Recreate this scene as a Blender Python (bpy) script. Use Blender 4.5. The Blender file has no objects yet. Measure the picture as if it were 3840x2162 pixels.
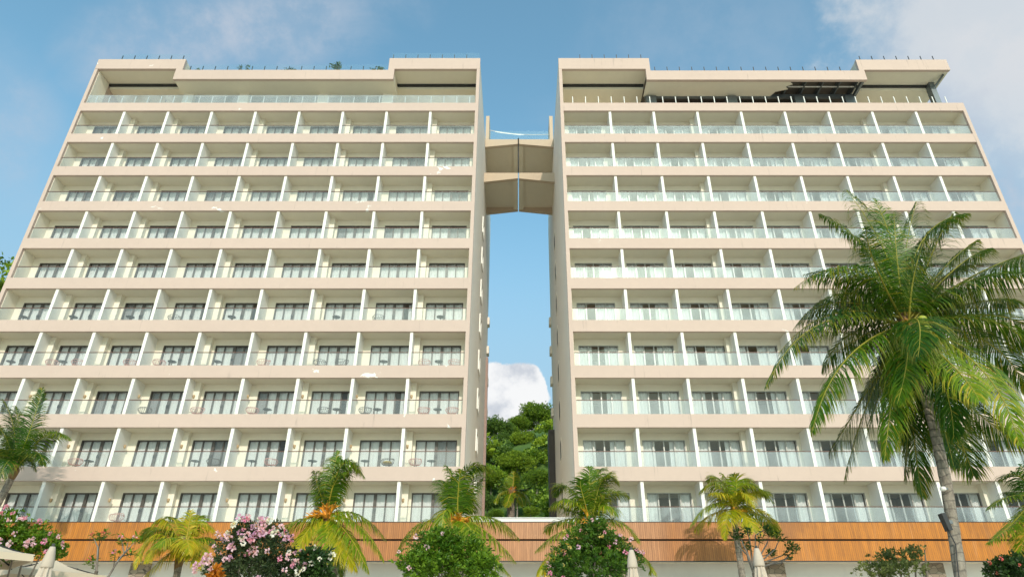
import bpy, math, random
from mathutils import Vector
R = math.radians
rng = random.Random(11)
SC = bpy.context.scene
COL = SC.collection

# ------------------------------------------------------------------ camera, sky, sun, exposure
CAMZ, TH, FPX, CXS = 1.6, R(29.1568), 2560.0, 27.14      # 24 mm lens on a 36 mm wide sensor
cam = bpy.data.cameras.new("camera"); cam.lens = 24.0; cam.sensor_width = 36.0
cam.shift_x = -CXS / 3840.0; cam.clip_end = 6000; cam.clip_start = 0.1
co = bpy.data.objects.new("camera", cam); COL.objects.link(co)
co.location = (0, 0, CAMZ); co.rotation_euler = (R(90) + TH, 0, 0)
SC.camera = co

SUN_EL, SUN_AZ = R(29.0), R(8.5)                          # behind the camera, a little to its right
world = bpy.data.worlds.new("World"); SC.world = world; world.use_nodes = True
wt = world.node_tree; wt.nodes.clear()

def ray(px, py):
    """direction of a point of the 2576 px wide photograph, as (x/y, z/y)"""
    u = (px * 1.4907 - 1920 - CXS) / FPX; v = (1081 - py * 1.4907) / FPX
    yd = math.cos(TH) - v * math.sin(TH)
    return u / yd, (math.sin(TH) + v * math.cos(TH)) / yd
def at(px, py, Y):
    a, b = ray(px, py); return Vector((a * Y, Y, CAMZ + b * Y))

class NT:
    """small helper for shader trees"""
    def __init__(s, tree): s.t = tree
    def n(s, kind, **kw):
        nd = s.t.nodes.new(kind)
        for k, v in kw.items(): setattr(nd, k, v)
        return nd
    def put(s, sock, v):
        if hasattr(v, 'is_linked') or hasattr(v, 'links'): s.t.links.new(v, sock)
        else: sock.default_value = v
    def m(s, op, a, b=None, c=None, clamp=False):
        nd = s.n('ShaderNodeMath', operation=op, use_clamp=clamp)
        s.put(nd.inputs[0], a)
        if b is not None: s.put(nd.inputs[1], b)
        if c is not None: s.put(nd.inputs[2], c)
        return nd.outputs[0]
    def mix(s, f, a, b, mode='MIX'):
        nd = s.n('ShaderNodeMix', data_type='RGBA', blend_type=mode)
        s.put(nd.inputs[0], f); s.put(nd.inputs[6], a); s.put(nd.inputs[7], b)
        return nd.outputs[2]
    def noise(s, vec, scale, detail=3, rough=.55, dist=0, dim='3D'):
        nd = s.n('ShaderNodeTexNoise', noise_dimensions=dim)
        s.t.links.new(vec, nd.inputs['Vector'])
        nd.inputs['Scale'].default_value = scale; nd.inputs['Detail'].default_value = detail
        nd.inputs['Roughness'].default_value = rough; nd.inputs['Distortion'].default_value = dist
        return nd.outputs[0]
    def ss(s, x, lo, hi):
        nd = s.n('ShaderNodeMapRange', interpolation_type='SMOOTHSTEP')
        s.put(nd.inputs[0], x); nd.inputs[1].default_value = lo; nd.inputs[2].default_value = hi
        return nd.outputs[0]
    def scale(s, vec, xyz):
        nd = s.n('ShaderNodeVectorMath', operation='MULTIPLY')
        s.t.links.new(vec, nd.inputs[0]); nd.inputs[1].default_value = xyz
        return nd.outputs[0]

w = NT(wt)
sky = w.n('ShaderNodeTexSky', sky_type='NISHITA'); sky.sun_disc = False
sky.sun_elevation = SUN_EL; sky.sun_rotation = R(180) - SUN_AZ
sky.altitude = 10; sky.air_density = 1.0; sky.dust_density = 1.6; sky.ozone_density = 1.0
tc = w.n('ShaderNodeTexCoord'); sep = w.n('ShaderNodeSeparateXYZ'); wt.links.new(tc.outputs['Generated'], sep.inputs[0])
dx, dy, dz = sep.outputs
cu = w.m('DIVIDE', dx, w.m('MAXIMUM', dy, .05)); cv = w.m('DIVIDE', dz, w.m('MAXIMUM', dy, .05))
front = w.ss(dy, 0.05, 0.15)
n_f = w.noise(tc.outputs['Generated'], 5.0, 6, .6, .6)
n_m = w.noise(tc.outputs['Generated'], 14.0, 6, .62)
n_s = w.noise(tc.outputs['Generated'], 30.0, 5, .6)
n_b = w.m('ADD', w.m('MULTIPLY', n_m, .6), w.m('MULTIPLY', w.noise(tc.outputs['Generated'], 44.0, 5, .6), .4))
def blob(px, py, rx, ry, wob, soft, rot=0.0):
    a, b = ray(px, py); a2, b2 = ray(px + rx, py); a3, b3 = ray(px, py - ry)
    sx, sy = a2 - a, b3 - b
    ux = w.m('ADD', w.m('SUBTRACT', cu, a), w.m('MULTIPLY', w.m('SUBTRACT', cv, b), rot))
    d1 = w.m('DIVIDE', ux, sx); d2 = w.m('DIVIDE', w.m('SUBTRACT', cv, b), sy)
    r = w.m('SQRT', w.m('ADD', w.m('POWER', d1, 2.0), w.m('POWER', d2, 2.0)))
    r = w.m('ADD', r, w.m('MULTIPLY', w.m('SUBTRACT', wob[0], .5), wob[1]))
    return w.m('MULTIPLY', w.m('SUBTRACT', 1.0, w.ss(r, 1.0 - soft, 1.0 + soft)), front)
veil = w.m('MULTIPLY', blob(600, 70, 290, 110, (n_f, 2.0), .7, -.4), .62)
veil = w.m('MAXIMUM', veil, w.m('MULTIPLY', blob(20, 310, 110, 170, (n_f, 1.3), .7, .5), .34))
veil = w.m('MAXIMUM', veil, w.m('MULTIPLY', blob(2640, 380, 350, 540, (n_f, 1.8), .7), .72))
veil = w.m('MAXIMUM', veil, w.m('MULTIPLY', blob(1800, 120, 300, 200, (n_f, 2.5), .8), .16))
veil = w.m('MULTIPLY', veil, w.m('ADD', .5, w.m('MULTIPLY', w.ss(n_m, .36, .66), .8)))
bright = blob(2560, 70, 370, 230, (n_m, 2.0), .45)
bright = w.m('MULTIPLY', bright, .72)
cum = blob(1255, 1010, 118, 106, (n_b, .75), .05)
cum = w.m('MAXIMUM', cum, blob(1325, 1000, 52, 85, (n_b, .7), .05))
cum = w.m('MAXIMUM', cum, blob(1190, 1060, 150, 120, (n_b, .7), .06))
lilac = (.50, .57, .74, 1)
skyc = w.mix(1.0, sky.outputs[0], (1.24, 1.70, 1.50, 1), 'MULTIPLY')
skyc = w.mix(w.m('MULTIPLY', w.m('SUBTRACT', 1.0, w.ss(dz, .30, .62)), .72), skyc, (2.1, 2.85, 3.45, 1))
col = w.mix(veil, skyc, (3.0, 3.35, 3.9, 1))
col = w.mix(bright, col, (4.3, 4.35, 4.4, 1))
shade = w.ss(w.noise(tc.outputs['Generated'], 15.0, 5, .55), .36, .56)
ccol = w.mix(shade, (3.2, 3.45, 3.85, 1), (5.2, 5.25, 5.3, 1))
col = w.mix(cum, col, ccol)
hs = w.n('ShaderNodeHueSaturation'); hs.inputs['Saturation'].default_value = 1.0; hs.inputs['Value'].default_value = 1.0
wt.links.new(col, hs.inputs['Color'])
bg = w.n('ShaderNodeBackground'); bg.inputs['Strength'].default_value = 0.15
wo = w.n('ShaderNodeOutputWorld'); wt.links.new(hs.outputs[0], bg.inputs[0]); wt.links.new(bg.outputs[0], wo.inputs[0])

sun = bpy.data.lights.new("sun", 'SUN'); sun.energy = 2.3; sun.angle = R(0.53); sun.color = (1.0, .89, .77)
so = bpy.data.objects.new("sun", sun); COL.objects.link(so)
sd = Vector((math.sin(SUN_AZ) * math.cos(SUN_EL), -math.cos(SUN_AZ) * math.cos(SUN_EL), math.sin(SUN_EL)))
so.rotation_euler = (-sd).to_track_quat('-Z', 'Y').to_euler(); so.location = (10, -60, 60)
SC.view_settings.view_transform = 'Standard'; SC.view_settings.look = 'None'
SC.view_settings.exposure = 0.26; SC.view_settings.gamma = 1.0
SC.render.engine = 'CYCLES'
SC.cycles.use_denoising = True; SC.cycles.max_bounces = 8; SC.cycles.diffuse_bounces = 6
SC.cycles.glossy_bounces = 3; SC.cycles.transparent_max_bounces = 12; SC.cycles.sample_clamp_indirect = 6

# ------------------------------------------------------------------ helpers
class MB:
    """collects faces into one mesh"""
    def __init__(s): s.v = []; s.f = []; s.mi = []; s.c = []; s.sm = []
    def face(s, idx, m=0, c=None, smooth=False): s.f.append(idx); s.mi.append(m); s.c.append(c); s.sm.append(smooth)
    def box(s, x0, x1, y0, y1, z0, z1, m=0, c=None):
        b = len(s.v)
        s.v += [(x0,y0,z0),(x1,y0,z0),(x1,y1,z0),(x0,y1,z0),(x0,y0,z1),(x1,y0,z1),(x1,y1,z1),(x0,y1,z1)]
        for q in ((0,3,2,1),(4,5,6,7),(0,1,5,4),(1,2,6,5),(2,3,7,6),(3,0,4,7)): s.face([b+i for i in q], m, c)
    def quad(s, a, b, c_, d, m=0, c=None):
        k = len(s.v); s.v += [tuple(a), tuple(b), tuple(c_), tuple(d)]; s.face([k,k+1,k+2,k+3], m, c)
    def poly(s, pts, m=0, c=None):
        k = len(s.v); s.v += [tuple(p) for p in pts]; s.face(list(range(k, k+len(pts))), m, c)
    def prism(s, pts, y0, y1, m=0):
        """outline in (x, z) given depth from y0 to y1"""
        k = len(s.v); n = len(pts)
        s.v += [(p[0], y0, p[1]) for p in pts] + [(p[0], y1, p[1]) for p in pts]
        s.face(list(range(k, k+n)), m); s.face(list(range(k+2*n-1, k+n-1, -1)), m)
        for i in range(n):
            j = (i+1) % n; s.face([k+j, k+i, k+n+i, k+n+j], m)
    def tube(s, pts, rad, n=8, m=0, c=None, cap=True):
        pts = [Vector(p) for p in pts]
        if not isinstance(rad, (list, tuple)): rad = [rad]*len(pts)
        b = len(s.v)
        for i, p in enumerate(pts):
            t = (pts[min(i+1, len(pts)-1)] - pts[max(i-1, 0)]).normalized()
            ref = Vector((0,0,1)) if abs(t.z) < .9 else Vector((1,0,0))
            a = t.cross(ref).normalized(); e = a.cross(t)
            for k in range(n):
                an = 2*math.pi*k/n
                s.v.append(tuple(p + (a*math.cos(an) + e*math.sin(an))*rad[i]))
        for i in range(len(pts)-1):
            for k in range(n):
                s.face([b+i*n+k, b+i*n+(k+1)%n, b+(i+1)*n+(k+1)%n, b+(i+1)*n+k], m, c, True)
        if cap:
            s.face([b+k for k in range(n)], m, c); s.face([b+(len(pts)-1)*n+k for k in reversed(range(n))], m, c)
    def lathe(s, c0, prof, n=16, m=0, c=None):
        b = len(s.v)
        for r, z in prof:
            for k in range(n):
                an = 2*math.pi*k/n; s.v.append((c0[0]+r*math.cos(an), c0[1]+r*math.sin(an), c0[2]+z))
        for i in range(len(prof)-1):
            for k in range(n):
                s.face([b+i*n+k, b+i*n+(k+1)%n, b+(i+1)*n+(k+1)%n, b+(i+1)*n+k], m, c, True)
        s.face([b+k for k in reversed(range(n))], m, c); s.face([b+(len(prof)-1)*n+k for k in range(n)], m, c)
    def mesh(s, name, mats):
        me = bpy.data.meshes.new(name); me.from_pydata(s.v, [], s.f)
        for mt in (mats if isinstance(mats, (list, tuple)) else [mats]): me.materials.append(mt)
        me.polygons.foreach_set('material_index', s.mi)
        me.polygons.foreach_set('use_smooth', s.sm)
        if any(x is not None for x in s.c):
            at_ = me.attributes.new('tint', 'FLOAT_COLOR', 'FACE')
            flat = []
            for x in s.c:
                x = x or (1,1,1); flat += [x[0], x[1], x[2], 1.0]
            at_.data.foreach_set('color', flat)
        me.update(); return me
    def build(s, name, mats, parent=None, loc=None):
        return link(name, s.mesh(name, mats), parent, loc)
def link(name, me, parent=None, loc=None):
    o = bpy.data.objects.new(name, me); COL.objects.link(o)
    if parent: o.parent = parent
    if loc: o.location = loc
    return o
def tag(o, label=None, cat=None, group=None, kind=None):
    if label: o['label'] = label
    if cat: o['category'] = cat
    if group: o['group'] = group
    if kind: o['kind'] = kind
    return o
def thing(name, label, cat, loc=(0,0,0), group=None):
    o = bpy.data.objects.new(name, None); COL.objects.link(o); o.location = loc; o.empty_display_size = .3
    return tag(o, label, cat, group)

def mat(name):
    m = bpy.data.materials.new(name); m.use_nodes = True
    t = NT(m.node_tree); b = m.node_tree.nodes['Principled BSDF']
    return m, t, b
def plain(name, c, rough=.6, metal=0, var=.12, nscale=3.0, bump=0.0, spec=.5):
    m, t, b = mat(name)
    tcn = t.n('ShaderNodeTexCoord').outputs['Object']
    n = t.noise(tcn, nscale, 5, .6)
    f = t.m('ADD', 1.0 - var, t.m('MULTIPLY', n, 2*var))
    cc = t.mix(1.0, (c[0], c[1], c[2], 1), f, 'MULTIPLY')
    t.put(b.inputs['Base Color'], cc); b.inputs['Roughness'].default_value = rough; b.inputs['Metallic'].default_value = metal
    b.inputs['Specular IOR Level'].default_value = spec
    if bump:
        bp = t.n('ShaderNodeBump'); bp.inputs['Strength'].default_value = bump; bp.inputs['Distance'].default_value = .02
        t.put(bp.inputs['Height'], t.noise(tcn, nscale*8, 4)); t.put(b.inputs['Normal'], bp.outputs[0])
    return m
def render_paint(name, c, peel=.0, streak=.12, seed=0.0, rough=.75):
    """painted render: broad tone changes, rain streaks, flakes where the paint has come off"""
    m, t, b = mat(name)
    tcn = t.n('ShaderNodeTexCoord').outputs['Object']
    mp = t.n('ShaderNodeMapping'); t.put(mp.inputs['Vector'], tcn); mp.inputs['Location'].default_value = (seed, seed*.7, seed*.3)
    v = mp.outputs[0]
    broad = t.noise(v, .16, 4, .55); fine = t.noise(v, 2.2, 5, .6)
    st = t.noise(t.scale(v, (2.4, 2.4, .22)), 1.6, 5, .65)
    f = t.m('ADD', .90, t.m('MULTIPLY', broad, .14)); f = t.m('ADD', f, t.m('MULTIPLY', t.m('SUBTRACT', fine, .5), .10))
    f = t.m('SUBTRACT', f, t.m('MULTIPLY', t.ss(st, .60, .80), streak))
    cc = t.mix(1.0, (c[0], c[1], c[2], 1), f, 'MULTIPLY')
    if peel:
        big = t.noise(v, .33, 2, .5); small = t.noise(t.scale(v, (1, 1, 1.7)), .55, 6, .66, .6)
        pm = t.m('MULTIPLY', t.ss(big, .50, .58), t.ss(small, .69 - peel, .70 - peel))
        cc = t.mix(pm, cc, (.78, .77, .74, 1))
        cr = t.noise(t.scale(v, (1.5, 1.5, .35)), 2.0, 6, .7, .8)
        cc = t.mix(t.m('MULTIPLY', t.ss(cr, .74, .77), .55), cc, (.25, .19, .13, 1))
    t.put(b.inputs['Base Color'], cc); b.inputs['Roughness'].default_value = rough; b.inputs['Specular IOR Level'].default_value = .3
    bp = t.n('ShaderNodeBump'); bp.inputs['Strength'].default_value = .12; bp.inputs['Distance'].default_value = .02
    t.put(bp.inputs['Height'], t.noise(v, 9, 5)); t.put(b.inputs['Normal'], bp.outputs[0])
    return m
def glass(name, tint, haze=0.0, hazec=(.8,.9,.9), refl=1.0):
    """pane: clear, tinted, a little milky, with a mirror reflection that grows at grazing angles"""
    m = bpy.data.materials.new(name); m.use_nodes = True; t = NT(m.node_tree); m.node_tree.nodes.clear()
    tr = t.n('ShaderNodeBsdfTransparent'); tr.inputs[0].default_value = (*tint, 1)
    df = t.n('ShaderNodeBsdfDiffuse'); df.inputs[0].default_value = (*hazec, 1)
    gl = t.n('ShaderNodeBsdfGlossy'); gl.inputs['Roughness'].default_value = .02
    ge = t.n('ShaderNodeNewGeometry'); dt = t.n('ShaderNodeVectorMath', operation='DOT_PRODUCT')
    t.put(dt.inputs[0], ge.outputs['Incoming']); t.put(dt.inputs[1], ge.outputs['Normal'])
    fr = t.m('ADD', .04, t.m('MULTIPLY', t.m('POWER', t.m('SUBTRACT', 1.0, t.m('ABSOLUTE', dt.outputs['Value'])), 5.0), .96))
    tcn = t.n('ShaderNodeTexCoord').outputs['Object']
    hz = t.m('MULTIPLY', t.noise(t.scale(tcn, (1, 1, .5)), .9, 4), 2*haze)
    m1 = t.n('ShaderNodeMixShader'); t.put(m1.inputs[0], hz); t.put(m1.inputs[1], tr.outputs[0]); t.put(m1.inputs[2], df.outputs[0])
    m2 = t.n('ShaderNodeMixShader'); t.put(m2.inputs[0], t.m('MULTIPLY', fr, refl)); t.put(m2.inputs[1], m1.outputs[0]); t.put(m2.inputs[2], gl.outputs[0])
    o = t.n('ShaderNodeOutputMaterial'); t.put(o.inputs[0], m2.outputs[0])
    return m
def leaf(name, rough=.42, trans=.35, spec=.5):
    m = bpy.data.materials.new(name); m.use_nodes = True; t = NT(m.node_tree); b = m.node_tree.nodes['Principled BSDF']
    a = t.n('ShaderNodeAttribute', attribute_name='tint')
    t.put(b.inputs['Base Color'], a.outputs['Color']); b.inputs['Roughness'].default_value = rough; b.inputs['Specular IOR Level'].default_value = spec
    tl = t.n('ShaderNodeBsdfTranslucent'); t.put(tl.inputs[0], t.mix(1.0, a.outputs['Color'], (1.25, 1.2, .55, 1), 'MULTIPLY'))
    ms = t.n('ShaderNodeMixShader'); ms.inputs[0].default_value = trans
    t.put(ms.inputs[1], b.outputs[0]); t.put(ms.inputs[2], tl.outputs[0])
    t.put(m.node_tree.nodes['Material Output'].inputs[0], ms.outputs[0])
    return m

BEIGE_C = (.555, .43, .37)
M = {}
M['bandL'] = render_paint('beige_paint_left', BEIGE_C, .043, .30, 3.0)
M['bandR'] = render_paint('beige_paint_right', (.57, .44, .375), .006, .34, 17.0)
M['side'] = render_paint('side_wall_paint', (.84, .76, .68), .0, .22, 5.0)
M['cream'] = render_paint('cream_paint', (.80, .745, .635), .0, .06, 8.0)
M['white'] = render_paint('white_paint', (.82, .80, .76), .0, .06, 9.0)
M['soffit'] = render_paint('soffit_paint', (.75, .685, .56), .0, .05, 10.0)
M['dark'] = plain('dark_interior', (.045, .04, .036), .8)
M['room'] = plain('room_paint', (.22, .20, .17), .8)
M['frameL'] = plain('brown_door_frame', (.075, .065, .058), .45, 0, .1)
M['frameR'] = plain('aluminium_frame', (.30, .30, .29), .4, .3, .1)
M['curtain'] = plain('white_curtain', (.80, .81, .80), .9, 0, .04, 1.5)
M['curtainD'] = plain('grey_curtain', (.30, .30, .30), .9, 0, .08, 1.5)
M['paneL'] = glass('door_glass', (.86, .875, .885), .02, (.8,.82,.84), 1.0)
M['glassL'] = glass('clear_railing_glass', (.945, .958, .955), .045, (.82,.85,.84), .9)
M['glassR'] = glass('tinted_railing_glass', (.86, .895, .905), .13, (.82,.86,.88), 1.1)
M['glassroof'] = glass('roof_glass', (.95, .98, .98), .008, (.7,.9,.9), .5)
M['rail'] = plain('wooden_handrail', (.11, .045, .028), .5, 0, .2)
M['steel'] = plain('grey_steel', (.16, .18, .19), .45, .5, .1)
M['darksteel'] = plain('black_steel', (.03, .032, .035), .5, .3, .1)
M['lamp'] = plain('lamp_shade', (.42, .30, .17), .5)
M['conc'] = plain('bare_concrete', (.14, .12, .10), .85, 0, .25, 1.5, .3)
M['plank'] = plain('brown_plank', (.20, .11, .05), .7, 0, .3, 2.0)

# ------------------------------------------------------------------ ground and hill
D = 41.366                                                   # the two tower fronts stand this far in front of the camera
mg = plain('pool_paving', (.60, .53, .43), .8, 0, .1, 1.0, .2)  # out of view; lightened to bounce light up onto the soffits
g = MB(); g.quad((-1500,-600,0),(1500,-600,0),(1500,3000,0),(-1500,3000,0)); tag(g.build('ground', mg), kind='structure')
mt_ = plain('pale_bounce_paving', (.56, .49, .39), .9, 0, .3, 1.5, .4)  # out of view; soil turned to pale paving to bounce light upward
g = MB(); g.box(-60, 60, 11.0, D+1.0, -.5, 1.4); tag(g.build('garden_terrace', mt_), kind='structure')
def hill_z(x, y):
    a = max(0.0, min(1.0, (y - 75) / 118.0)); a = a*a*(3-2*a)
    peak = 38 + 20*math.exp(-((x-10)/30.0)**2) + 66*math.exp(-((x+150)/52.0)**2) + 16*math.exp(-((x-120)/60.0)**2)
    return 3.0 + a*peak + 1.2*math.sin(x*.21)*math.sin(y*.17)*a
g = MB(); nx, ny = 70, 40
for j in range(ny+1):
    for i in range(nx+1):
        x = -240 + 440*i/nx; y = 70 + 190*j/ny; g.v.append((x, y, hill_z(x, y) if j else -2))
for j in range(ny):
    for i in range(nx):
        k = j*(nx+1)+i; g.face([k, k+1, k+nx+2, k+nx+1], smooth=True)
tag(g.build('hill', plain('hill_undergrowth', (.07, .13, .02), .9, 0, .5, .25, .5)), kind='structure')

# ------------------------------------------------------------------ podium
PW = 9.15
def slat_mat(name, c1, c2):
    m, t, b = mat(name)
    tcn = t.n('ShaderNodeTexCoord').outputs['Object']
    sp = t.n('ShaderNodeSeparateXYZ'); t.put(sp.inputs[0], tcn)
    cell = t.m('FLOOR', t.m('MULTIPLY', sp.outputs[0], 9.0))
    wn = t.n('ShaderNodeTexWhiteNoise', noise_dimensions='1D'); t.put(wn.inputs['W'], cell)
    broad = t.noise(t.scale(tcn, (1, 1, .4)), .11, 4, .6, .5); grain = t.noise(t.scale(tcn, (9, 1, .7)), 1.4, 5, .7)
    f = t.m('ADD', t.m('MULTIPLY', wn.outputs['Value'], .22), t.m('MULTIPLY', t.ss(grain, .35, .75), .42))
    edge = t.ss(t.m('ABSOLUTE', sp.outputs[0]), 7.0, 19.0)
    cA = t.mix(t.ss(broad, .38, .62), c1, c2)
    cA = t.mix(t.m('MULTIPLY', edge, .95), cA, (.56, .19, .008, 1))
    cc = t.mix(f, cA, (.13, .045, .012, 1))
    wear = t.ss(t.noise(t.scale(tcn, (1.3, 1, .22)), 1.0, 6, .72, .6), .52, .74)
    cc = t.mix(t.m('MULTIPLY', wear, .22), cc, (.60, .36, .20, 1))
    damp = t.ss(t.noise(t.scale(tcn, (.5, 1, .5)), .8, 4, .6), .56, .72)
    cc = t.mix(t.m('MULTIPLY', damp, .40), cc, (.16, .055, .015, 1))
    fr = t.m('FRACT', t.m('MULTIPLY', sp.outputs[0], 9.0))
    groove = t.m('MULTIPLY', t.ss(fr, .86, .93), .75)
    cc = t.mix(groove, cc, (.07, .025, .008, 1))
    t.put(b.inputs['Base Color'], cc); b.inputs['Roughness'].default_value = .5
    bp = t.n('ShaderNodeBump'); bp.inputs['Strength'].default_value = .5; bp.inputs['Distance'].default_value = .03
    t.put(bp.inputs['Height'], t.m('SUBTRACT', 1.0, t.ss(fr, .8, .95))); t.put(b.inputs['Normal'], bp.outputs[0])
    return m
M['slat'] = slat_mat('orange_wood_slats', (.45, .17, .045, 1), (.52, .24, .11, 1))
M['podwhite'] = render_paint('podium_white', (.76, .74, .72), .0, .05, 21.0)
def stone_mat():
    m, t, b = mat('stone_cladding')
    tcn = t.n('ShaderNodeTexCoord').outputs['Object']
    vo = t.n('ShaderNodeTexVoronoi'); t.put(vo.inputs['Vector'], t.scale(tcn, (1, 1, 1.8))); vo.inputs['Scale'].default_value = 2.6
    v2 = t.n('ShaderNodeTexVoronoi', feature='DISTANCE_TO_EDGE'); t.put(v2.inputs['Vector'], t.scale(tcn, (1, 1, 1.8))); v2.inputs['Scale'].default_value = 2.6
    cc = t.mix(t.m('MULTIPLY', vo.outputs['Color'], 1.0), (.20, .15, .11, 1), (.40, .34, .27, 1))
    cc = t.mix(t.ss(v2.outputs['Distance'], .0, .06), (.08, .07, .06, 1), cc)
    t.put(b.inputs['Base Color'], cc); b.inputs['Roughness'].default_value = .85
    return m
M['stone'] = stone_mat()
YF = D - .35
pod = thing('podium', 'long low podium clad in two bands of orange wood slats under both towers', 'building', (0, D, 0))
def pbuild(mb, name, m, par=pod): o = mb.build(name, m, par); o.location = (0, -D, 0); return o
k_ = YF / D
zt, zm1, zm2, zb = [CAMZ + q*k_ for q in (7.50, 6.585, 6.49, 5.41)]
b = MB(); b.box(-62, 62, YF, YF+.30, zm1, zt); pbuild(b, 'fascia', M['slat'])
b = MB(); b.box(-62, 62, YF+.10, YF+.30, zb, zm2); pbuild(b, 'fascia', M['slat'])
b = MB(); b.box(-62, 62, YF+.22, YF+.30, zm2, zm1); b.box(-62, 62, YF-.02, YF+.30, zt, zt+.035); b.box(-62, 62, YF+.07, YF+.30, zb-.04, zb); pbuild(b, 'trim_and_shadow_gap', M['darksteel'])  # black strip between the bands paints the shade of the shadow gap
b = MB(); b.box(-62, 62, YF+.30, YF+1.55, zb+.02, zt-.05); b.box(-62, 62, YF+1.55, D+24, zb-1, zt-.05); pbuild(b, 'deck_slab', M['soffit'])
b = MB(); b.box(-62, 62, YF+1.42, YF+1.75, 1.3, zb+.02); pbuild(b, 'wall', M['podwhite'])
b = MB(); b.box(-3.3, 3.3, D+.1, D+.35, zt+.03, CAMZ+7.74); b.box(-3.3, 3.3, D+.06, D+.39, CAMZ+7.74, CAMZ+7.79); pbuild(b, 'coping', M['podwhite'])
for k in range(-6, 6):
    xc = 14.75 + PW*k
    b = MB(); b.box(xc-.52, xc+.52, YF+1.05, YF+1.42, 1.3, zb+.02); pbuild(b, 'pillar', M['stone'])

# ------------------------------------------------------------------ the two towers
S, BAND, BAY, DEP = 3.3, .856, 3.5518, 1.40
def zrow(i): return CAMZ + 40.445 - S*i
FL = -.06                                                    # balcony floor under the band's top

def curtain_sheet(mb, x0, x1, z0, z1, y, m=0, amp=.035):
    n = max(6, int((x1-x0)*14)); b = len(mb.v)
    for i in range(n+1):
        x = x0 + (x1-x0)*i/n; yy = y + amp*math.sin(i*1.9) + amp*.5*math.sin(i*.7)
        mb.v += [(x, yy, z0), (x, yy, z1)]
    for i in range(n): mb.face([b+2*i, b+2*i+2, b+2*i+3, b+2*i+1], m, None, True)
DH = 2.11
def door_variant(kind, W, side):
    """balcony door: frame, pane, curtain; origin at the lower left of the opening, y into the room"""
    f = MB(); fw = .075 if side == 'L' else .06
    f.box(0, W, 0, .10, DH-fw, DH); f.box(0, W, 0, .10, 0, .05); f.box(0, fw, 0, .10, .05, DH-fw); f.box(W-fw, W, 0, .10, .05, DH-fw)
    xs = [W*.25, W*.5, W*.75]
    for i, x in enumerate(xs):
        h = .095 if (i == 1 and side == 'L') else .045
        f.box(x-h, x+h, .02, .09, .05, DH-fw)
    p = MB()
    ed = [fw] + xs + [W-fw]
    for i in range(4):
        if side == 'R' and kind == 2 and i == 1: continue
        p.quad((ed[i]+.02,.055,.05),(ed[i+1]-.02,.055,.05),(ed[i+1]-.02,.055,DH-fw),(ed[i]+.02,.055,DH-fw))
    c = MB()
    if side == 'L':
        if kind == 0: curtain_sheet(c, .05, W-.05, .02, DH-.03, .20)
        elif kind == 1: curtain_sheet(c, .05, W*.5, .02, DH-.03, .20); curtain_sheet(c, W*.52, W-.05, .02, DH-.03, .21, 1)
        elif kind == 2: curtain_sheet(c, .05, W*.24, .02, DH-.03, .20, 1); curtain_sheet(c, W*.25, W-.05, .02, DH-.03, .21)
        else: curtain_sheet(c, .05, W*.72, .02, DH-.03, .20); curtain_sheet(c, W*.88, W-.05, .02, DH-.03, .21)
    else:
        a, e = [(.26, .60), (.34, .66), (.22, .52), (.30, .64), (.24, .72)][kind]
        curtain_sheet(c, .05, W*a, .02, DH-.03, .20); curtain_sheet(c, W*e, W-.05, .02, DH-.03, .21)
    return f, p, c
DOORS = {}
for side, W in (('L', 2.63), ('R', 2.73)):
    for k in range(4 if side == 'L' else 5):
        f, p, c = door_variant(k, W, side)
        h = MB()
        h.box(W*.5-.07, W*.5-.03, -.06, 0.0, .95, 1.15); h.box(W*.5+.03, W*.5+.07, -.06, 0.0, .95, 1.15)
        DOORS[side, k] = (f.mesh('balcony_door', M['frameL' if side == 'L' else 'frameR']), p.mesh('pane', M['paneL']),
                          c.mesh('curtain', [M['curtain'], M['curtainD']]), h.mesh('handle', M['darksteel']))

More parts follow.
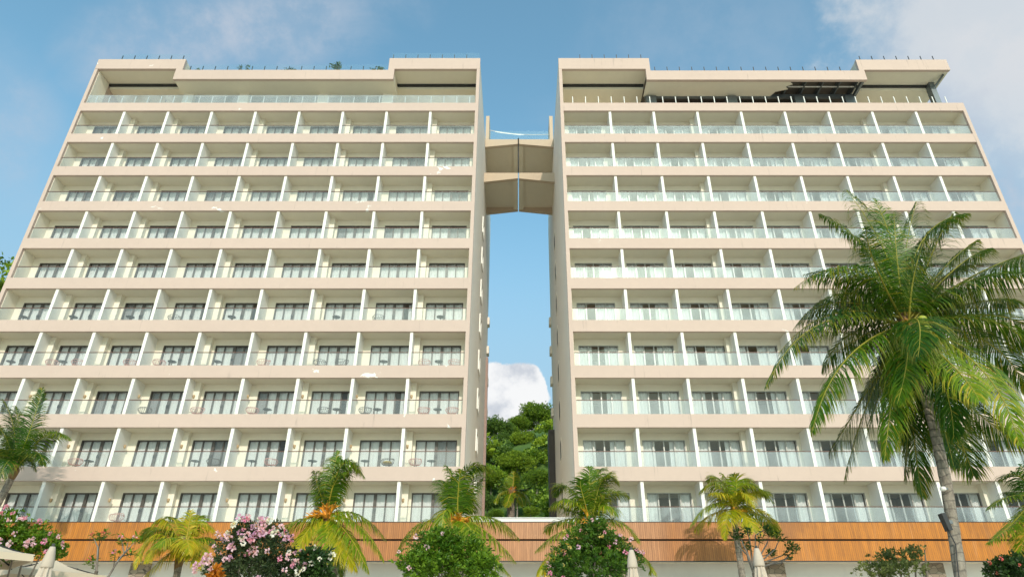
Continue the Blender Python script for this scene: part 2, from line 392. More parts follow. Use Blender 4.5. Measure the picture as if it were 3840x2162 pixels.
def tower(side):
    L = side == 'L'
    xo0, xo1 = (-35.883, -3.327) if L else (3.342, 36.308)
    x1 = -32.078 if L else 7.3667
    band = M['bandL' if L else 'bandR']
    root = thing('hotel_tower', ('left' if L else 'right') + (' beige hotel tower with rows of balconies, brown doors and pilasters, glass fenced planted roof' if L else ' beige hotel tower behind the tall palm, with torn roof soffit and tinted balcony glass'), 'building', ((xo0+xo1)/2, D, 0))
    ox = -(xo0+xo1)/2
    def put(mb, name, m, par=root):
        o = mb.build(name, m, par)
        if par is root: o.location = (ox, -D, 0)
        return o
    TW = .26
    xi0, xi1 = xo0+TW, xo1-TW
    divs = [x1 + BAY*i for i in range(8)]
    edges = [xi0] + divs + [xi1]
    zfoot = zt - .05
    ztop = CAMZ + 44.30
    outer_top = ztop if L else zrow(0)
    # side walls
    b = MB()
    b.box(xo0, xi0, D+.28, D+24, zfoot, ztop)
    put(b, 'side_wall', band if L else M['side'])
    b = MB(); b.box(xi1, xo1, D+.28, D+24, zfoot, ztop if L else outer_top-BAND)
    put(b, 'side_wall', M['side'] if L else band)
    b = MB(); b.box(xo0, xi0, D, D+.28, zfoot, ztop); put(b, 'end_post', band)
    b = MB(); b.box(xi1, xo1, D, D+.28, zfoot, ztop if L else outer_top-BAND); put(b, 'end_post', band)
    # floor slabs, back walls, room backs
    b = MB(); bw = MB(); rm = MB()
    pilL = {1,2,4,6,8}; pilR = {2, 6}
    for i in range(0, 10):
        z = zrow(i)
        b.box(xi0, xi1, D+.22, D+23.7, z-BAND+.05, z+FL)
    for i in range(1, 11):
        zf, zc = zrow(i)+FL, zrow(i-1)-BAND+.05
        for j in range(9):
            e0, e1 = edges[j], edges[j+1]
            d0 = (divs[j-1] if j else xi0-.1) + (.62 if L else .47)
            if not L and j == 0: d0 = xi0 + .45
            W = 2.63 if L else 2.73
            y0, y1 = D+DEP, D+DEP+.2
            bw.box(e0, d0, y0, y1, zf, zc); bw.box(d0+W, e1, y0, y1, zf, zc); bw.box(d0, d0+W, y0, y1, zf+DH, zc)
            if L and j in pilL: bw.box(e0, e0+.46, y0-.40, y0, zf, zc)
            if (not L) and j in pilR: bw.box(e1-.42, e1, y0-.40, y0, zf, zc)
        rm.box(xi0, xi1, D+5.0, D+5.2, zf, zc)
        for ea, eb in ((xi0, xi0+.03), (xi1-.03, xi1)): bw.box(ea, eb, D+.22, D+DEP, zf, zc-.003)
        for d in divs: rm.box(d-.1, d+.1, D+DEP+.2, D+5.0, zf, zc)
    bw.box(xi0, xi0+.03, D+.25, D+1.74, zrow(0)+.003, CAMZ+44.30); bw.box(xi1-.03, xi1, D+.25, D+1.74, zrow(0)+.003, CAMZ+44.30) if L else None
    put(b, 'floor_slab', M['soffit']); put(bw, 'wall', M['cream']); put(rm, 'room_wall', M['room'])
    b = MB(); b.box(xi0, xi1, D+23.7, D+24, zfoot, ztop); put(b, 'wall', M['side'])
    # one parapet band per storey
    for i in range(0, 10):
        z = zrow(i); b = MB()
        b.box(xi0, xi1 if (L or i) else xo1, D+.003*(i % 2), D+.22, z-BAND, z); put(b, 'parapet', band)
    # partitions
    for i in range(1, 11):
        zf, zc = zrow(i)+FL, zrow(i-1)-BAND+.05
        for d in divs:
            b = MB(); b.box(d-.10, d+.10, D+.10, D+DEP, zf, zc-.002); put(b, 'partition_wall', M['white'])
    # railings and doors
    rr = random.Random(5 if L else 6)
    for i in range(1, 11):
        z = zrow(i); zf = z+FL
        for j in range(9):
            g0 = edges[j] + (.105 if j else .035); g1 = edges[j+1] - (.105 if j < 8 else .035)
            b = MB(); b.box(g0, g1, D+.10, D+.112, z-.04, z+.93)
            rl = put(b, 'balcony_railing', M['glassL' if L else 'glassR'])
            h = MB(); h.box(g0, g1, D+.085, D+.13, z+.93, z+.975); h.build('handrail', M['rail'], rl)
            if L: d0 = (divs[j-1] if j else xi0-.1) + .62
            else: d0 = (divs[j-1] + .47) if j else xi0 + .45
            k = rr.choice([0,0,0,1,2,3] if L else [0,1,2,3])
            if not L and i == 10: k = 4
            me = DOORS[side, k]
            dr = link('balcony_door', me[0], root, (ox+d0, DEP+.03, zf))
            link('pane', me[1], dr); link('curtain', me[2], dr)
            if L and i >= 6: link('handle', me[3], dr)
            if L and i >= 8 and j:
                lb = MB(); xx = edges[j]+.115
                lb.lathe((xx+.07, D+.95, zf+1.45), [(.035,0),(.06,.02),(.075,.2),(.05,.22)], 8); put(lb, 'wall_lamp', M['lamp'])
    # ---- roof storey
    Z = lambda q: CAMZ + q
    if L:
        raised = [(xo0, -28.44, 44.33, 45.45), (-11.07, xo1, 44.31, 45.58)]; mid = (-29.0, -10.55, 43.12, 44.18)
    else:
        raised = [(xo0, 11.07, 44.31, 45.58), (28.70, 36.42, 44.20, 45.40)]; mid = (10.68, 29.12, 43.05, 44.10)
    for (a, c, z0, z1) in raised:
        b = MB(); b.box(a, c, D-.004, D+.25, Z(z0), Z(z1)); put(b, 'roof_fascia', band)
        b = MB(); b.box(a+.02, c-.02, D+.25, D+23.9, Z(z0)+.04, Z(z1)-.03); put(b, 'roof_slab', M['soffit'])
        b = MB(); b.box(a+.3, c-.3, D+1.75, D+1.95, Z(z0)-.13, Z(z0)+.04); put(b, 'steel_beam', M['darksteel'])
        b = MB(); b.box(a+.3, c-.3, D+1.95, D+6.0, Z(z0)-.40, Z(z0)-.12); put(b, 'inner_ceiling', M['soffit'])
        b = MB(); b.box(a+.3, c-.3, D+6.0, D+6.2, zrow(0), Z(z0)); put(b, 'wall', M['cream'])
    b = MB(); b.box(mid[0], mid[1], D-.008, D+.25, Z(mid[2]), Z(mid[3]))
    if L: b.box(mid[0], -28.44, D-.008, D+.25, Z(mid[3]), Z(44.33)); b.box(-11.07, mid[1], D-.008, D+.25, Z(mid[3]), Z(44.31))
    else: b.box(mid[0], 11.07, D-.008, D+.25, Z(mid[3]), Z(44.31)); b.box(28.70, mid[1], D-.008, D+.25, Z(mid[3]), Z(44.20))
    put(b, 'roof_fascia', band)
    b = MB()
    if L: b.box(mid[0]+.02, mid[1]-.02, D+.25, D+12, Z(mid[2])+.05, Z(mid[3])-.05)
    else:
        # torn soffit: panel stops in a ragged edge, open framing behind it
        xr = [(mid[0]+.02, 0), (22.7, 0), (23.1, .35), (22.6, .6), (22.9, .9), (21.9, 1.2), (21.6, 1.75), (mid[0]+.02, 1.75)]
        zz = Z(mid[2])+.06
        bb = len(b.v)
        b.v += [(x, D+.25+y, zz) for x, y in xr] + [(x, D+.25+y, zz+.04) for x, y in xr]; n = len(xr)
        b.face(list(range(bb+n-1, bb-1, -1))); b.face(list(range(bb+n, bb+2*n)))
        for q in range(n): b.face([bb+q, bb+(q+1) % n, bb+n+(q+1) % n, bb+n+q])
    put(b, 'soffit', M['soffit'])
    if not L:
        b = MB(); b.box(mid[0]+.1, mid[1]-.1, D+.25, D+12, Z(mid[3])-.14, Z(mid[3])-.05); put(b, 'roof_deck', M['conc'])
        for q in range(13):
            b = MB(); x = mid[0] + .6 + q*1.45; b.box(x-.05, x+.05, D+.25, D+2.6, Z(mid[2])+.35, Z(mid[3])-.15); put(b, 'joist', M['steel'])
        b = MB(); b.box(mid[0]+.1, mid[1]-.1, D+1.95, D+2.12, Z(mid[2])-.12, Z(mid[2])+.30); b.box(mid[1]-.35, mid[1]-.15, D+.25, D+1.95, Z(mid[2])-.02, Z(mid[2])+.30); put(b, 'steel_beam', M['steel'])
        b = MB(); b.box(21.5, mid[1]-.4, D+1.2, D+1.28, Z(mid[2])+.42, Z(mid[2])+.50); put(b, 'bracket', M['white'])
    # terrace columns, back wall, glazing
    ycol = D+1.7
    cols = [-28.35, -23.6, -16.8, -11.3] if L else [11.3, 18.2, 24.0, 28.3]
    for x in cols:
        b = MB(); wdt = .42
        b.box(x-wdt, x+wdt, ycol, ycol+.8, zrow(0)+FL, Z(mid[2])+.05 if L else Z(mid[2])-.12); put(b, 'column', M['cream'] if L else M['steel'])
    if L:
        b = MB(); b.box(mid[0]+.5, mid[1]-.5, ycol+.4, ycol+.44, zrow(0)+FL, Z(mid[2])+.05); put(b, 'terrace_window', M['glassR'])
        b = MB(); b.box(mid[0], mid[1], D+5, D+5.2, zrow(0)+FL, Z(mid[2])+.05); put(b, 'room_wall', M['room'])
    else:
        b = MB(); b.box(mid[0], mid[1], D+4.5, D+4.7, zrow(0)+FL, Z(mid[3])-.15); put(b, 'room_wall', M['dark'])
        b = MB(); b.box(mid[0]+.4, mid[1]-.4, D+2.9, D+2.98, zrow(0)+FL, zrow(0)+2.3); put(b, 'plank_screen', M['plank'])
        b = MB(); b.box(35.3, 35.75, D+1.4, D+2.0, zrow(0)+FL, Z(44.2)); b.tube([(36.1, D+.5, Z(44.2)), (35.5, D+1.7, Z(43.4))], .09, 6); put(b, 'column', M['steel'])
        b = MB(); b.box(34.2, 35.3, D+4.6, D+4.8, zrow(0)+FL, Z(43.9)); put(b, 'room_wall', M['steel'])
    # terrace railing
    b = MB()
    if L: b.box(xi0+.05, xi1-.05, D+.13, D+.142, zrow(0), zrow(0)+.98)
    else: b.box(xi0+.05, xi1-.05, D+.14, D+.21, zrow(0), zrow(0)+.03)
    tr = put(b, 'terrace_railing', M['glassR'] if L else M['white'])
    pm = MB(); pm.box(-.03, .03, D+.16, D+.21, zrow(0)+.03, zrow(0)+.86); pm = pm.mesh('post', M['white'])
    x = xi0 + .8
    while x < xi1-.3: link('post', pm, tr, (x, 0, 0)); x += 1.06
    # roof railings
    for (a, c, z) in [(raised[0][0]+(1.6 if L else 1.9), raised[0][1]-.1, raised[0][3]), (mid[0]+.9, mid[1]-.8, mid[3]), (raised[1][0]+.2 if L else raised[1][0]+.7, raised[1][1]-.2, raised[1][3])]:
        b = MB(); n = int((c-a)/1.055); hz = .92
        if L: b.box(a-.1, c+.1, D+.40, D+.41, Z(z)-.02, Z(z)+hz+.14)
        else: b.box(a-.1, c+.1, D+.40, D+.48, Z(z)-.02, Z(z)+.03)
        ra = put(b, 'roof_railing', M['glassroof'] if L else M['steel'])
        pm = MB(); pm.box(-.028, .028, D+.42, D+.47, Z(z)+.03 if not L else Z(z)-.02, Z(z)+hz); pm = pm.mesh('post', M['darksteel'])
        for q in range(n+1): link('post', pm, ra, (a + q*1.055, 0, 0))
    if L:
        for x in (-32.6, -31.2):
            b = MB(); zc = Z(44.33)-.40; b.tube([(x, D+3.2, zc), (x, D+3.2, zc-.5)], .02, 6); b.lathe((x, D+3.2, zc-.95), [(.05,0),(.17,.08),(.15,.35),(.05,.48)], 10); put(b, 'ceiling_lamp', M['darksteel'])
    # gap-side wall windows and service shafts
    xs = xo1 if L else xo0; sg = 1 if L else -1
    for i in range(2, 11):
        zc = zrow(i) + 1.25
        yc = D+10.4 if L else D+12.6
        b = MB(); q0, q1 = sorted((xs, xs+sg*(.10 if L else .03)))
        for (ya, yb, za, zb2) in ((yc-.8, yc-.68, zc-.85, zc+.85), (yc+.68, yc+.8, zc-.85, zc+.85), (yc-.68, yc+.68, zc+.73, zc+.85), (yc-.68, yc+.68, zc-.85, zc-.73)):
            b.box(q0, q1, ya, yb, za, zb2)
        fr = put(b, 'side_window', M['white'] if L else M['side'])
        q0, q1 = sorted((xs, xs+sg*.02)); b = MB(); b.box(q0, q1, yc-.68, yc+.68, zc-.73, zc+.73); b.build('pane', M['dark'], fr)  # flush dark sheet painted for the shade of a window recess
    q0, q1 = sorted((xs, xs+sg*.32)); b = MB()
    if L:
        b.box(q0, q1-.1, D+21.5, D+22.3, zfoot, zrow(4)); put(b, 'downpipe', plain('pinkish_pipe', (.30, .20, .17), .6))
    else:
        b.box(q0-.25, q1, D+21.6, D+24.2, zfoot, zrow(6)-.8); put(b, 'service_shaft', plain('dark_shaft', (.07, .062, .058), .7))
    for i in range(3, 7):
        b = MB(); q0, q1 = sorted((xs, xs+sg*.22)); b.box(q0, q1, D+22.6, D+23.5, zrow(i)+.9, zrow(i)+1.7); put(b, 'air_conditioner', M['side'])
    return root
towL = tower('L'); towR = tower('R')

# ------------------------------------------------------------------ bridge between the towers
YB = D + 10.0; kb = YB / D
br = thing('footbridge', 'two storey concrete bridge joining the towers, split down its middle by a joint', 'bridge', (0, YB, CAMZ+36))
def bbuild(mb, name, m):
    o = mb.build(name, m, br); o.location = (0, -YB, -CAMZ-36); return o
M['bridge'] = render_paint('bridge_paint', (.52, .405, .30), .0, .1, 31.0)
M['bridgeS'] = render_paint('bridge_soffit', (.68, .61, .49), .0, .05, 33.0)
for (za, zbE, zbC) in ((36.55*kb, 35.78*kb, 36.08*kb), (33.21*kb, 32.34*kb, 32.68*kb)):
    for sgn, xe in ((-1, -3.327), (1, 3.342)):
        xc = sgn*.045 - .08
        for (y0, y1) in ((YB, YB+.35), (YB+5.0, YB+5.4)):
            b = MB(); pts = [(xe, CAMZ+zbE), (xe, CAMZ+za), (xc, CAMZ+za), (xc, CAMZ+zbC)]
            if sgn < 0: pts = [pts[0], pts[3], pts[2], pts[1]]
            b.prism(pts, y0, y1); bbuild(b, 'edge_beam', M['bridge'])
        b = MB(); xa, xb = sorted((xe, xc - sgn*.3*-1)); 
        b.box(min(xe, xc), max(xe, xc), YB+.35, YB+5.0, CAMZ+zbC+.25, CAMZ+za-.1); bbuild(b, 'deck_slab', M['bridgeS'])
        b = MB(); xr0, xr1 = sorted((xc, xc+sgn*.45)); b.box(xr0, xr1, YB+.35, YB+5.0, CAMZ+zbC, CAMZ+zbC+.25); bbuild(b, 'joint_beam', M['bridgeS'])
b = MB()
b.tube([(-.08, YB-.07, CAMZ+36.6*kb), (-.08, YB-.07, CAMZ+33.2*kb)], .055, 8); bbuild(b, 'downpipe', M['darksteel'])
b = MB(); b.box(-3.0, 3.0, YB+.2, YB+.212, CAMZ+36.55*kb, CAMZ+36.55*kb+1.25); bbuild(b, 'glass_railing', M['glassroof'])
for sgn, xe in ((-1, -3.327), (1, 3.342)):
    q0, q1 = sorted((xe, xe-sgn*.34)); b = MB(); b.box(q0, q1, YB+.1, YB+2.6, CAMZ+36.55*kb, CAMZ+39.0*kb+.1); bbuild(b, 'stub_wall', M['bridge'])
# rope with cloth strips sagging over the bridge
b = MB(); pts = []
for i in range(25):
    t = i/24; pts.append((-3.0+6.0*t, YB+.9, CAMZ + 38.15*kb - .55*t - .5*math.sin(math.pi*t)*.5))
b.tube(pts, .03, 6)
for i in range(3, 14):
    x, y, z = pts[i]; s_ = .10+.06*rng.random()
    b.poly([(x-.22, y, z+.02), (x+.22, y-.02, z-.02), (x+.16, y-.03, z-s_-.02), (x-.15, y, z-s_+.05)])
tag(b.build('rope', M['white']), 'thin sagging rope with pale cloth strips strung above the bridge', 'rope')

# ------------------------------------------------------------------ palms
M['frond'] = leaf('palm_leaflets', .36, .34, .3)
M['leaf'] = leaf('shrub_leaves', .5, .30, .35)
M['petal'] = leaf('petals', .6, .35, .2)
def bark(name, c1, c2, ring):
    m, t, b = mat(name)
    tcn = t.n('ShaderNodeTexCoord').outputs['Object']
    sp = t.n('ShaderNodeSeparateXYZ'); t.put(sp.inputs[0], tcn)
    zz = t.m('ADD', t.m('MULTIPLY', sp.outputs[2], ring), t.m('MULTIPLY', t.noise(tcn, 3.0, 3), 1.2))
    fr = t.m('FRACT', zz)
    n = t.noise(t.scale(tcn, (1, 1, .35)), 9, 6, .7)
    cc = t.mix(t.ss(n, .3, .72), (*c1, 1), (*c2, 1)); cc = t.mix(t.m('MULTIPLY', t.ss(fr, .78, .95), .55), cc, (.06, .05, .042, 1))
    t.put(b.inputs['Base Color'], cc); b.inputs['Roughness'].default_value = .85
    bp = t.n('ShaderNodeBump'); bp.inputs['Strength'].default_value = .6; bp.inputs['Distance'].default_value = .04
    t.put(bp.inputs['Height'], t.m('SUBTRACT', n, t.ss(fr, .7, .98))); t.put(b.inputs['Normal'], bp.outputs[0])
    return m
M['bark'] = bark('palm_bark', (.15, .125, .10), (.34, .295, .24), 5.0)
M['fibre'] = plain('palm_fibre', (.20, .12, .05), .9, 0, .4, 6, .5)
M['orange'] = plain('orange_palm_stalk', (.78, .34, .03), .6, 0, .25, 5)
M['nut'] = plain('green_coconut', (.36, .38, .05), .45, 0, .2, 5)
M['twig'] = plain('grey_twig', (.22, .19, .16), .85, 0, .25, 6)

def bez(p0, pm, p2, n):
    c = pm*2 - (p0+p2)*.5
    return [(p0*(1-t)**2 + c*2*t*(1-t) + p2*t*t) for t in [i/n for i in range(n+1)]]
def lerp(a, b, t): return tuple(a[i] + (b[i]-a[i])*t for i in range(3))
def frond_mb(pts, rng, L, n, wid, cols, droop=.55, rad=.03, bare=.10, stalk=(.40,.36,.06), dry=0.0, up=None):
    """pts: rachis from the crown to the tip; leaflets in two ranks, each one folded strip hanging a little"""
    mb = MB(); N = len(pts)-1
    tot = sum((pts[i+1]-pts[i]).length for i in range(N))
    mb.tube(pts, [rad*(1-.85*i/N) for i in range(N+1)], 5, 1, stalk, False)
    tw = rng.uniform(-.35, .35)
    for i in range(n):
        t = bare + (1-bare)*(i+.5)/n
        f = t*N; k = min(int(f), N-1); p = pts[k].lerp(pts[k+1], f-k); T = (pts[k+1]-pts[k]).normalized()
        U = up or Vector((0,0,1)); U = (U - T*U.dot(T))
        if U.length < .25: U = Vector((0,-1,.3)) - T*Vector((0,-1,.3)).dot(T)
        U.normalize(); Sd = T.cross(U).normalized()
        prof = max(.12, math.sin(math.pi*min(1, .18+.80*t))**.75)
        fwd = .35 + 1.1*t*t
        for sg in (-1, 1):
            if rng.random() < .04: continue
            l = L*prof*rng.uniform(.82, 1.1)
            d = (Sd*sg*(1+tw*sg*.3) + T*fwd*rng.uniform(.8, 1.2) + U*.18).normalized()
            d += Vector((rng.uniform(-.14, .14), rng.uniform(-.14, .14), rng.uniform(-.14, .14)))
            q = [p]; cur = p.copy(); dd = d.copy(); dr = droop*rng.uniform(.7, 1.35)
            for s_ in range(3):
                dd = (dd + Vector((0,0,-1))*dr*(.35+.45*s_)).normalized(); cur = cur + dd*l/3; q.append(cur.copy())
            wv = (T - d*T.dot(d)).normalized()*wid
            base = lerp(cols[0], cols[1], rng.random())
            if rng.random() < dry + .10*t: base = lerp(base, cols[2], rng.uniform(.4, 1))
            tipc = lerp(base, cols[2], rng.uniform(.1, .5))
            b = len(mb.v)
            ws = (.55, 1.0, .8)
            for j in range(3): mb.v += [tuple(q[j]-wv*ws[j]*.5), tuple(q[j]+wv*ws[j]*.5)]
            mb.v.append(tuple(q[3]))
            mb.face([b, b+1, b+3, b+2], 0, base); mb.face([b+2, b+3, b+5, b+4], 0, base); mb.face([b+4, b+5, b+6], 0, tipc)
    return mb
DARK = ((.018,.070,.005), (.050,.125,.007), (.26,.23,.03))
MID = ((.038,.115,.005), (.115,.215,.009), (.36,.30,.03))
LIME = ((.10,.205,.007), (.24,.31,.010), (.50,.38,.035))
GOLD = ((.22,.28,.008), (.48,.40,.012), (.62,.42,.03))

def palm(label, base, Y, fronds, cols, L, n=46, wid=.055, trunk=None, trad=(.16,.12), fx=1.0, fy=1.0, ox=0, oy=0, droop=.55, stalk=(.36,.34,.05),
         orange=0, nuts=0, group='coconut palms in the garden', zbase=1.4, frad=.03, dry=0.02, seed=1, osz=1.0):
    """fronds: list of (mid x, mid y, tip x, tip y, depth at mid, depth at tip [, cols]) seen from the pool, in the units of one view"""
    r = random.Random(seed); P = lambda x, y, d=0: at(ox+fx*x, oy+fy*y, Y+d)
    c = P(*base)
    tp = [c] + [P(x, y) for x, y in (trunk or [])]
    low = tp[-1]; prev = tp[-2] if len(tp) > 1 else None
    if prev is not None: k = (low.z - zbase)/max(.3, prev.z-low.z); foot = low + (low-prev)*k
    else: foot = Vector((c.x, c.y, zbase))
    foot.z = zbase - .1
    root = thing('palm_tree', label, 'palm tree', tuple(foot), group)
    tp = [foot] + list(reversed(tp)) if (foot-low).length > .3 else [foot] + list(reversed(tp))[1:]
    path = []
    for i in range(len(tp)-1):
        for k in range(6): path.append(tp[i].lerp(tp[i+1], k/6))
    path.append(tp[-1])
    nP = len(path)-1
    mb = MB(); mb.tube([p-foot for p in path], [trad[0]+(trad[1]-trad[0])*i/nP + (.06*trad[0] if i % 2 else 0) + (.5*trad[0]*max(0, 1-i/2)) for i in range(nP+1)], 12)
    mb.build('trunk', M['bark'], root)
    hb = MB(); hb.lathe(tuple(c-foot+Vector((0,0,-.25))), [(trad[1]*1.0, -.25), (trad[1]*1.5, .05), (trad[1]*1.6, .3), (trad[1]*.8, .6), (.02, .8)], 10)
    hb.build('crown_shaft', M['fibre'], root)
    for fdef in fronds:
        mx, my, tx, ty, dm, dt = fdef[:6]; cc = fdef[6] if len(fdef) > 6 else cols
        p0 = c + Vector((r.uniform(-.1,.1), r.uniform(-.1,.1), r.uniform(-.1,.15)))
        pts = bez(p0, P(mx, my, dm), P(tx, ty, dt), 14)
        ln = sum((pts[i+1]-pts[i]).length for i in range(14))
        mb = frond_mb([p-foot for p in pts], r, L*r.uniform(.9, 1.1), max(16, int(n*ln/(L*4.2))), wid, cc, droop*r.uniform(.7, 1.25), frad, .10, stalk, dry)
        mb.build('frond', [M['frond'], M['frond']], root)
    for k in range(orange):
        a = r.uniform(0, 6.28); e = r.uniform(-.2, 1.1); l = r.uniform(.5, .95)*osz
        d = Vector((math.cos(a)*math.cos(e), -abs(math.sin(a))*math.cos(e)-.25, math.sin(e))).normalized()
        mb = MB(); q0 = c-foot+Vector((0,-.12,-.05)); q1 = q0+d*l*.6; q2 = q0+d*l+Vector((0,0,-.12*l))
        mb.tube([q0, q1, q2], [.06, .065, .015], 5)
        for s_ in range(4): mb.tube([q1, q1+(d+Vector((r.uniform(-.6,.6), r.uniform(-.6,.6), r.uniform(-.6,.3)))).normalized()*l*.45], [.035, .012], 4)
        mb.build('flower_stalk', M['orange'], root)
    for k in range(nuts):
        a = r.uniform(0, 6.28); rr_ = r.uniform(.25, .45)
        o = MB(); o.lathe((0,0,0), [(.02,-.15),(.10,-.11),(.14,-.02),(.12,.09),(.04,.15)], 10)
        ob = o.build('coconut', M['nut'], root); ob.location = c-foot+Vector((math.cos(a)*rr_, math.sin(a)*rr_-.15, r.uniform(-.6,-.1)))
    return root

# the tall palm in front of the right tower
palm('tall leaning coconut palm with big dark green crown, in front of the right tower', (690, 655), 17.0, [  # lighter MID and LIME on front fronds paint in the sunlight
  (600,340,430,70,.3,1.5), (520,330,318,178,.2,.8), (760,300,960,175,-.2,1.0), (470,420,205,500,-.3,-.6,MID), (430,520,200,680,.8,1.6),
  (330,650,85,925,-.4,-1.0), (440,800,285,1120,-.8,-1.6,MID), (540,960,425,1330,.5,.8), (640,930,600,1240,-1.0,-1.6,MID), (720,1080,765,1400,1.0,1.4),
  (880,1050,985,1310,1.0,1.8), (1000,830,1185,1180,-1.0,-2.2,LIME), (890,830,1010,985,-1.4,-2.4,LIME), (1040,730,1225,960,.6,1.4), (900,420,1060,325,.3,1.0),
  (960,470,1330,440,-.3,-.4), (1080,400,1400,330,.9,1.8), (745,640,745,800,-1.6,-2.4,DARK), (560,400,520,235,-1.5,-2.6), (690,350,740,120,1.0,1.8),
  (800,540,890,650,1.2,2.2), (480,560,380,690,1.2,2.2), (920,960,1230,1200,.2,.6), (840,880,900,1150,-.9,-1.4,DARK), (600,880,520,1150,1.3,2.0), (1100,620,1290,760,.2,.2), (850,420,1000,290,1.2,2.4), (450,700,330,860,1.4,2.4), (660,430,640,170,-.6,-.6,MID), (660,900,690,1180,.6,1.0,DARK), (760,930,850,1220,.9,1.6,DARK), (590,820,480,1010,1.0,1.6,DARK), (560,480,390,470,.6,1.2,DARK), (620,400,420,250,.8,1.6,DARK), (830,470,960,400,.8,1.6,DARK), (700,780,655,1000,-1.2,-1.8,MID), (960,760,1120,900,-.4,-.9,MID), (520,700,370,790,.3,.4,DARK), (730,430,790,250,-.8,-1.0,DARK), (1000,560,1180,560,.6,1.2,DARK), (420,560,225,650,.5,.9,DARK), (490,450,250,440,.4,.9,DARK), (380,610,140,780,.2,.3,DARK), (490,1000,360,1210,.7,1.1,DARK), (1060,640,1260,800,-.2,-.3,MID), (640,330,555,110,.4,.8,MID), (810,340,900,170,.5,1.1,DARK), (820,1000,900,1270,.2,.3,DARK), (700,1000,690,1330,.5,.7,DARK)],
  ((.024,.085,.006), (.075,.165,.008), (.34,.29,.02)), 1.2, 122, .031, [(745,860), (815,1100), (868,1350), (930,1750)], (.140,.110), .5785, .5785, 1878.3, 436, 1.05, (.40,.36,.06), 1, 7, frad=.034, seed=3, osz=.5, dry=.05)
# the palm by the left tower's foot
palm('coconut palm by the left frame edge, casting its shadow on the left tower', (100,690), 37.6, [
  (95,380,15,180,0,0), (215,400,300,105,-.2,-.4), (330,440,500,470,-.3,-.6,MID), (20,420,-90,400,0,0), (20,540,-80,680,.3,.5),
  (190,590,250,690,.4,.6), (60,500,-60,300,.6,1.2), (130,420,110,230,.8,1.4), (240,560,310,650,-.8,-1.3), (60,620,-10,760,-.8,-1.2), (100,560,60,800,.4,.6)],
  DARK, 1.15, 120, .045, [(60,790), (-30,950)], (.20,.16), .3525, .3525, 0, 939.1, .45, seed=5)
# the yellow palm
palm('short yellow leaved palm standing before the orange fascia of the left tower', (1290,1290), 24.0, [
  (1340,1130,1362,975,.2,.4,GOLD), (1200,1060,1090,1070,-.2,-.4), (1110,1150,965,1385,-.3,-.6,GOLD), (1160,1200,1050,1340,-.6,-1.0,GOLD), (1420,1090,1530,1120,.2,.2,GOLD),
  (1400,1210,1500,1370,-.5,-.9,GOLD), (1350,1260,1420,1390,-.7,-1.2,GOLD), (1190,1300,1030,1450,-.3,-.5), (1260,1080,1200,1020,.5,1.0,LIME), (1390,1060,1440,1020,.5,1.0,LIME), (1230,1170,1130,1230,-.9,-1.5,LIME), (1330,1180,1350,1280,-1.0,-1.6,GOLD), (1440,1170,1560,1240,.3,.6,LIME), (1150,1100,1010,1190,.4,.8,LIME)],
  GOLD, .75, 110, .034, [(1265,1420)], (.12,.10), .3525, .3525, 0, 939.1, .8, (.55,.40,.05), seed=6, dry=.10)
K = .2368
palm('palm with an orange flower crown in front of the left tower', (1500,810), 30.0, [
  (1535,460,1610,110,.2,.3,MID), (1420,560,1345,320,-.2,-.4,DARK), (1660,250,1890,390,-.2,-.3,MID), (1660,420,1800,230,.4,.8,MID), (1250,830,950,960,-.2,-.4),
  (1290,950,1175,1210,-.6,-1.0,GOLD), (1510,1020,1530,1290,-1.0,-1.5), (1820,790,2115,1050,0,.1), (1810,890,2095,1280,-.4,-.7), (1730,1020,1930,1400,-.8,-1.3),
  (1640,1060,1800,1370,-1.0,-1.6,GOLD), (1560,480,1700,330,-.5,-.6,MID), (1470,500,1420,330,.5,.8,MID), (1600,1120,1640,1450,.6,1.0,MID), (1380,900,1130,1090,.3,.6), (1590,300,1570,180,.7,1.2,MID)],
  LIME, 1.05, 124, .042, [(1545,1250)], (.14,.12), K, K, 469.6, 1106.8, .75, (.52,.42,.05), 14, 0, seed=7, dry=.06)
palm('palm in front of the gap edge, over the round bush, with orange flower stalks', (900,850), 30.5, [
  (985,330,1290,330,-.1,-.2,MID), (850,470,785,275,.1,.2,MID), (900,560,930,310,-.3,-.5,MID), (1020,590,1170,390,.3,.6,MID), (1260,830,1550,1050,.1,.2),
  (500,890,265,1170,-.2,-.4), (770,740,735,960,-.5,-.8), (1190,960,1510,1290,-.5,-.9), (1140,1090,1450,1430,-.8,-1.4), (1020,920,1090,1150,-1.0,-1.5),
  (780,540,720,420,.5,1.0,MID), (1040,420,1120,300,.7,1.3,MID), (980,640,1060,760,.6,1.2,MID), (640,960,520,1180,.5,.9), (890,600,860,400,.6,1.0,MID)],
  LIME, 1.05, 124, .042, [(930,1250)], (.14,.12), K, K, 939.1, 1106.8, .75, (.52,.44,.06), 12, 0, seed=8, dry=.04)
palm('bright green palm at the corner of the right tower, behind the flowering bush', (620,870), 31.0, [
  (600,560,600,285,0,0,MID), (730,430,905,455,-.2,-.3), (660,420,720,305,.4,.8,MID), (790,580,1010,600,-.3,-.4), (760,700,880,790,-.7,-1.1),
  (920,870,1115,1075,-.3,-.6), (390,640,165,720,-.2,-.3), (370,500,235,590,.5,1.0,MID), (300,970,25,1175,-.3,-.5), (310,850,130,960,.3,.7),
  (210,1180,105,1410,-.5,-.8,GOLD), (1100,1180,1255,1390,-.2,-.4), (520,560,500,420,-.4,-.6,MID), (600,640,690,560,.6,1.0,MID), (720,520,830,330,.3,.6,MID), (440,760,300,700,.8,1.4,MID)],
  LIME, 1.0, 124, .042, [(640,1200)], (.14,.12), K, K, 1341.6, 1106.8, .6, (.44,.42,.06), 3, 0, seed=9, dry=.03)
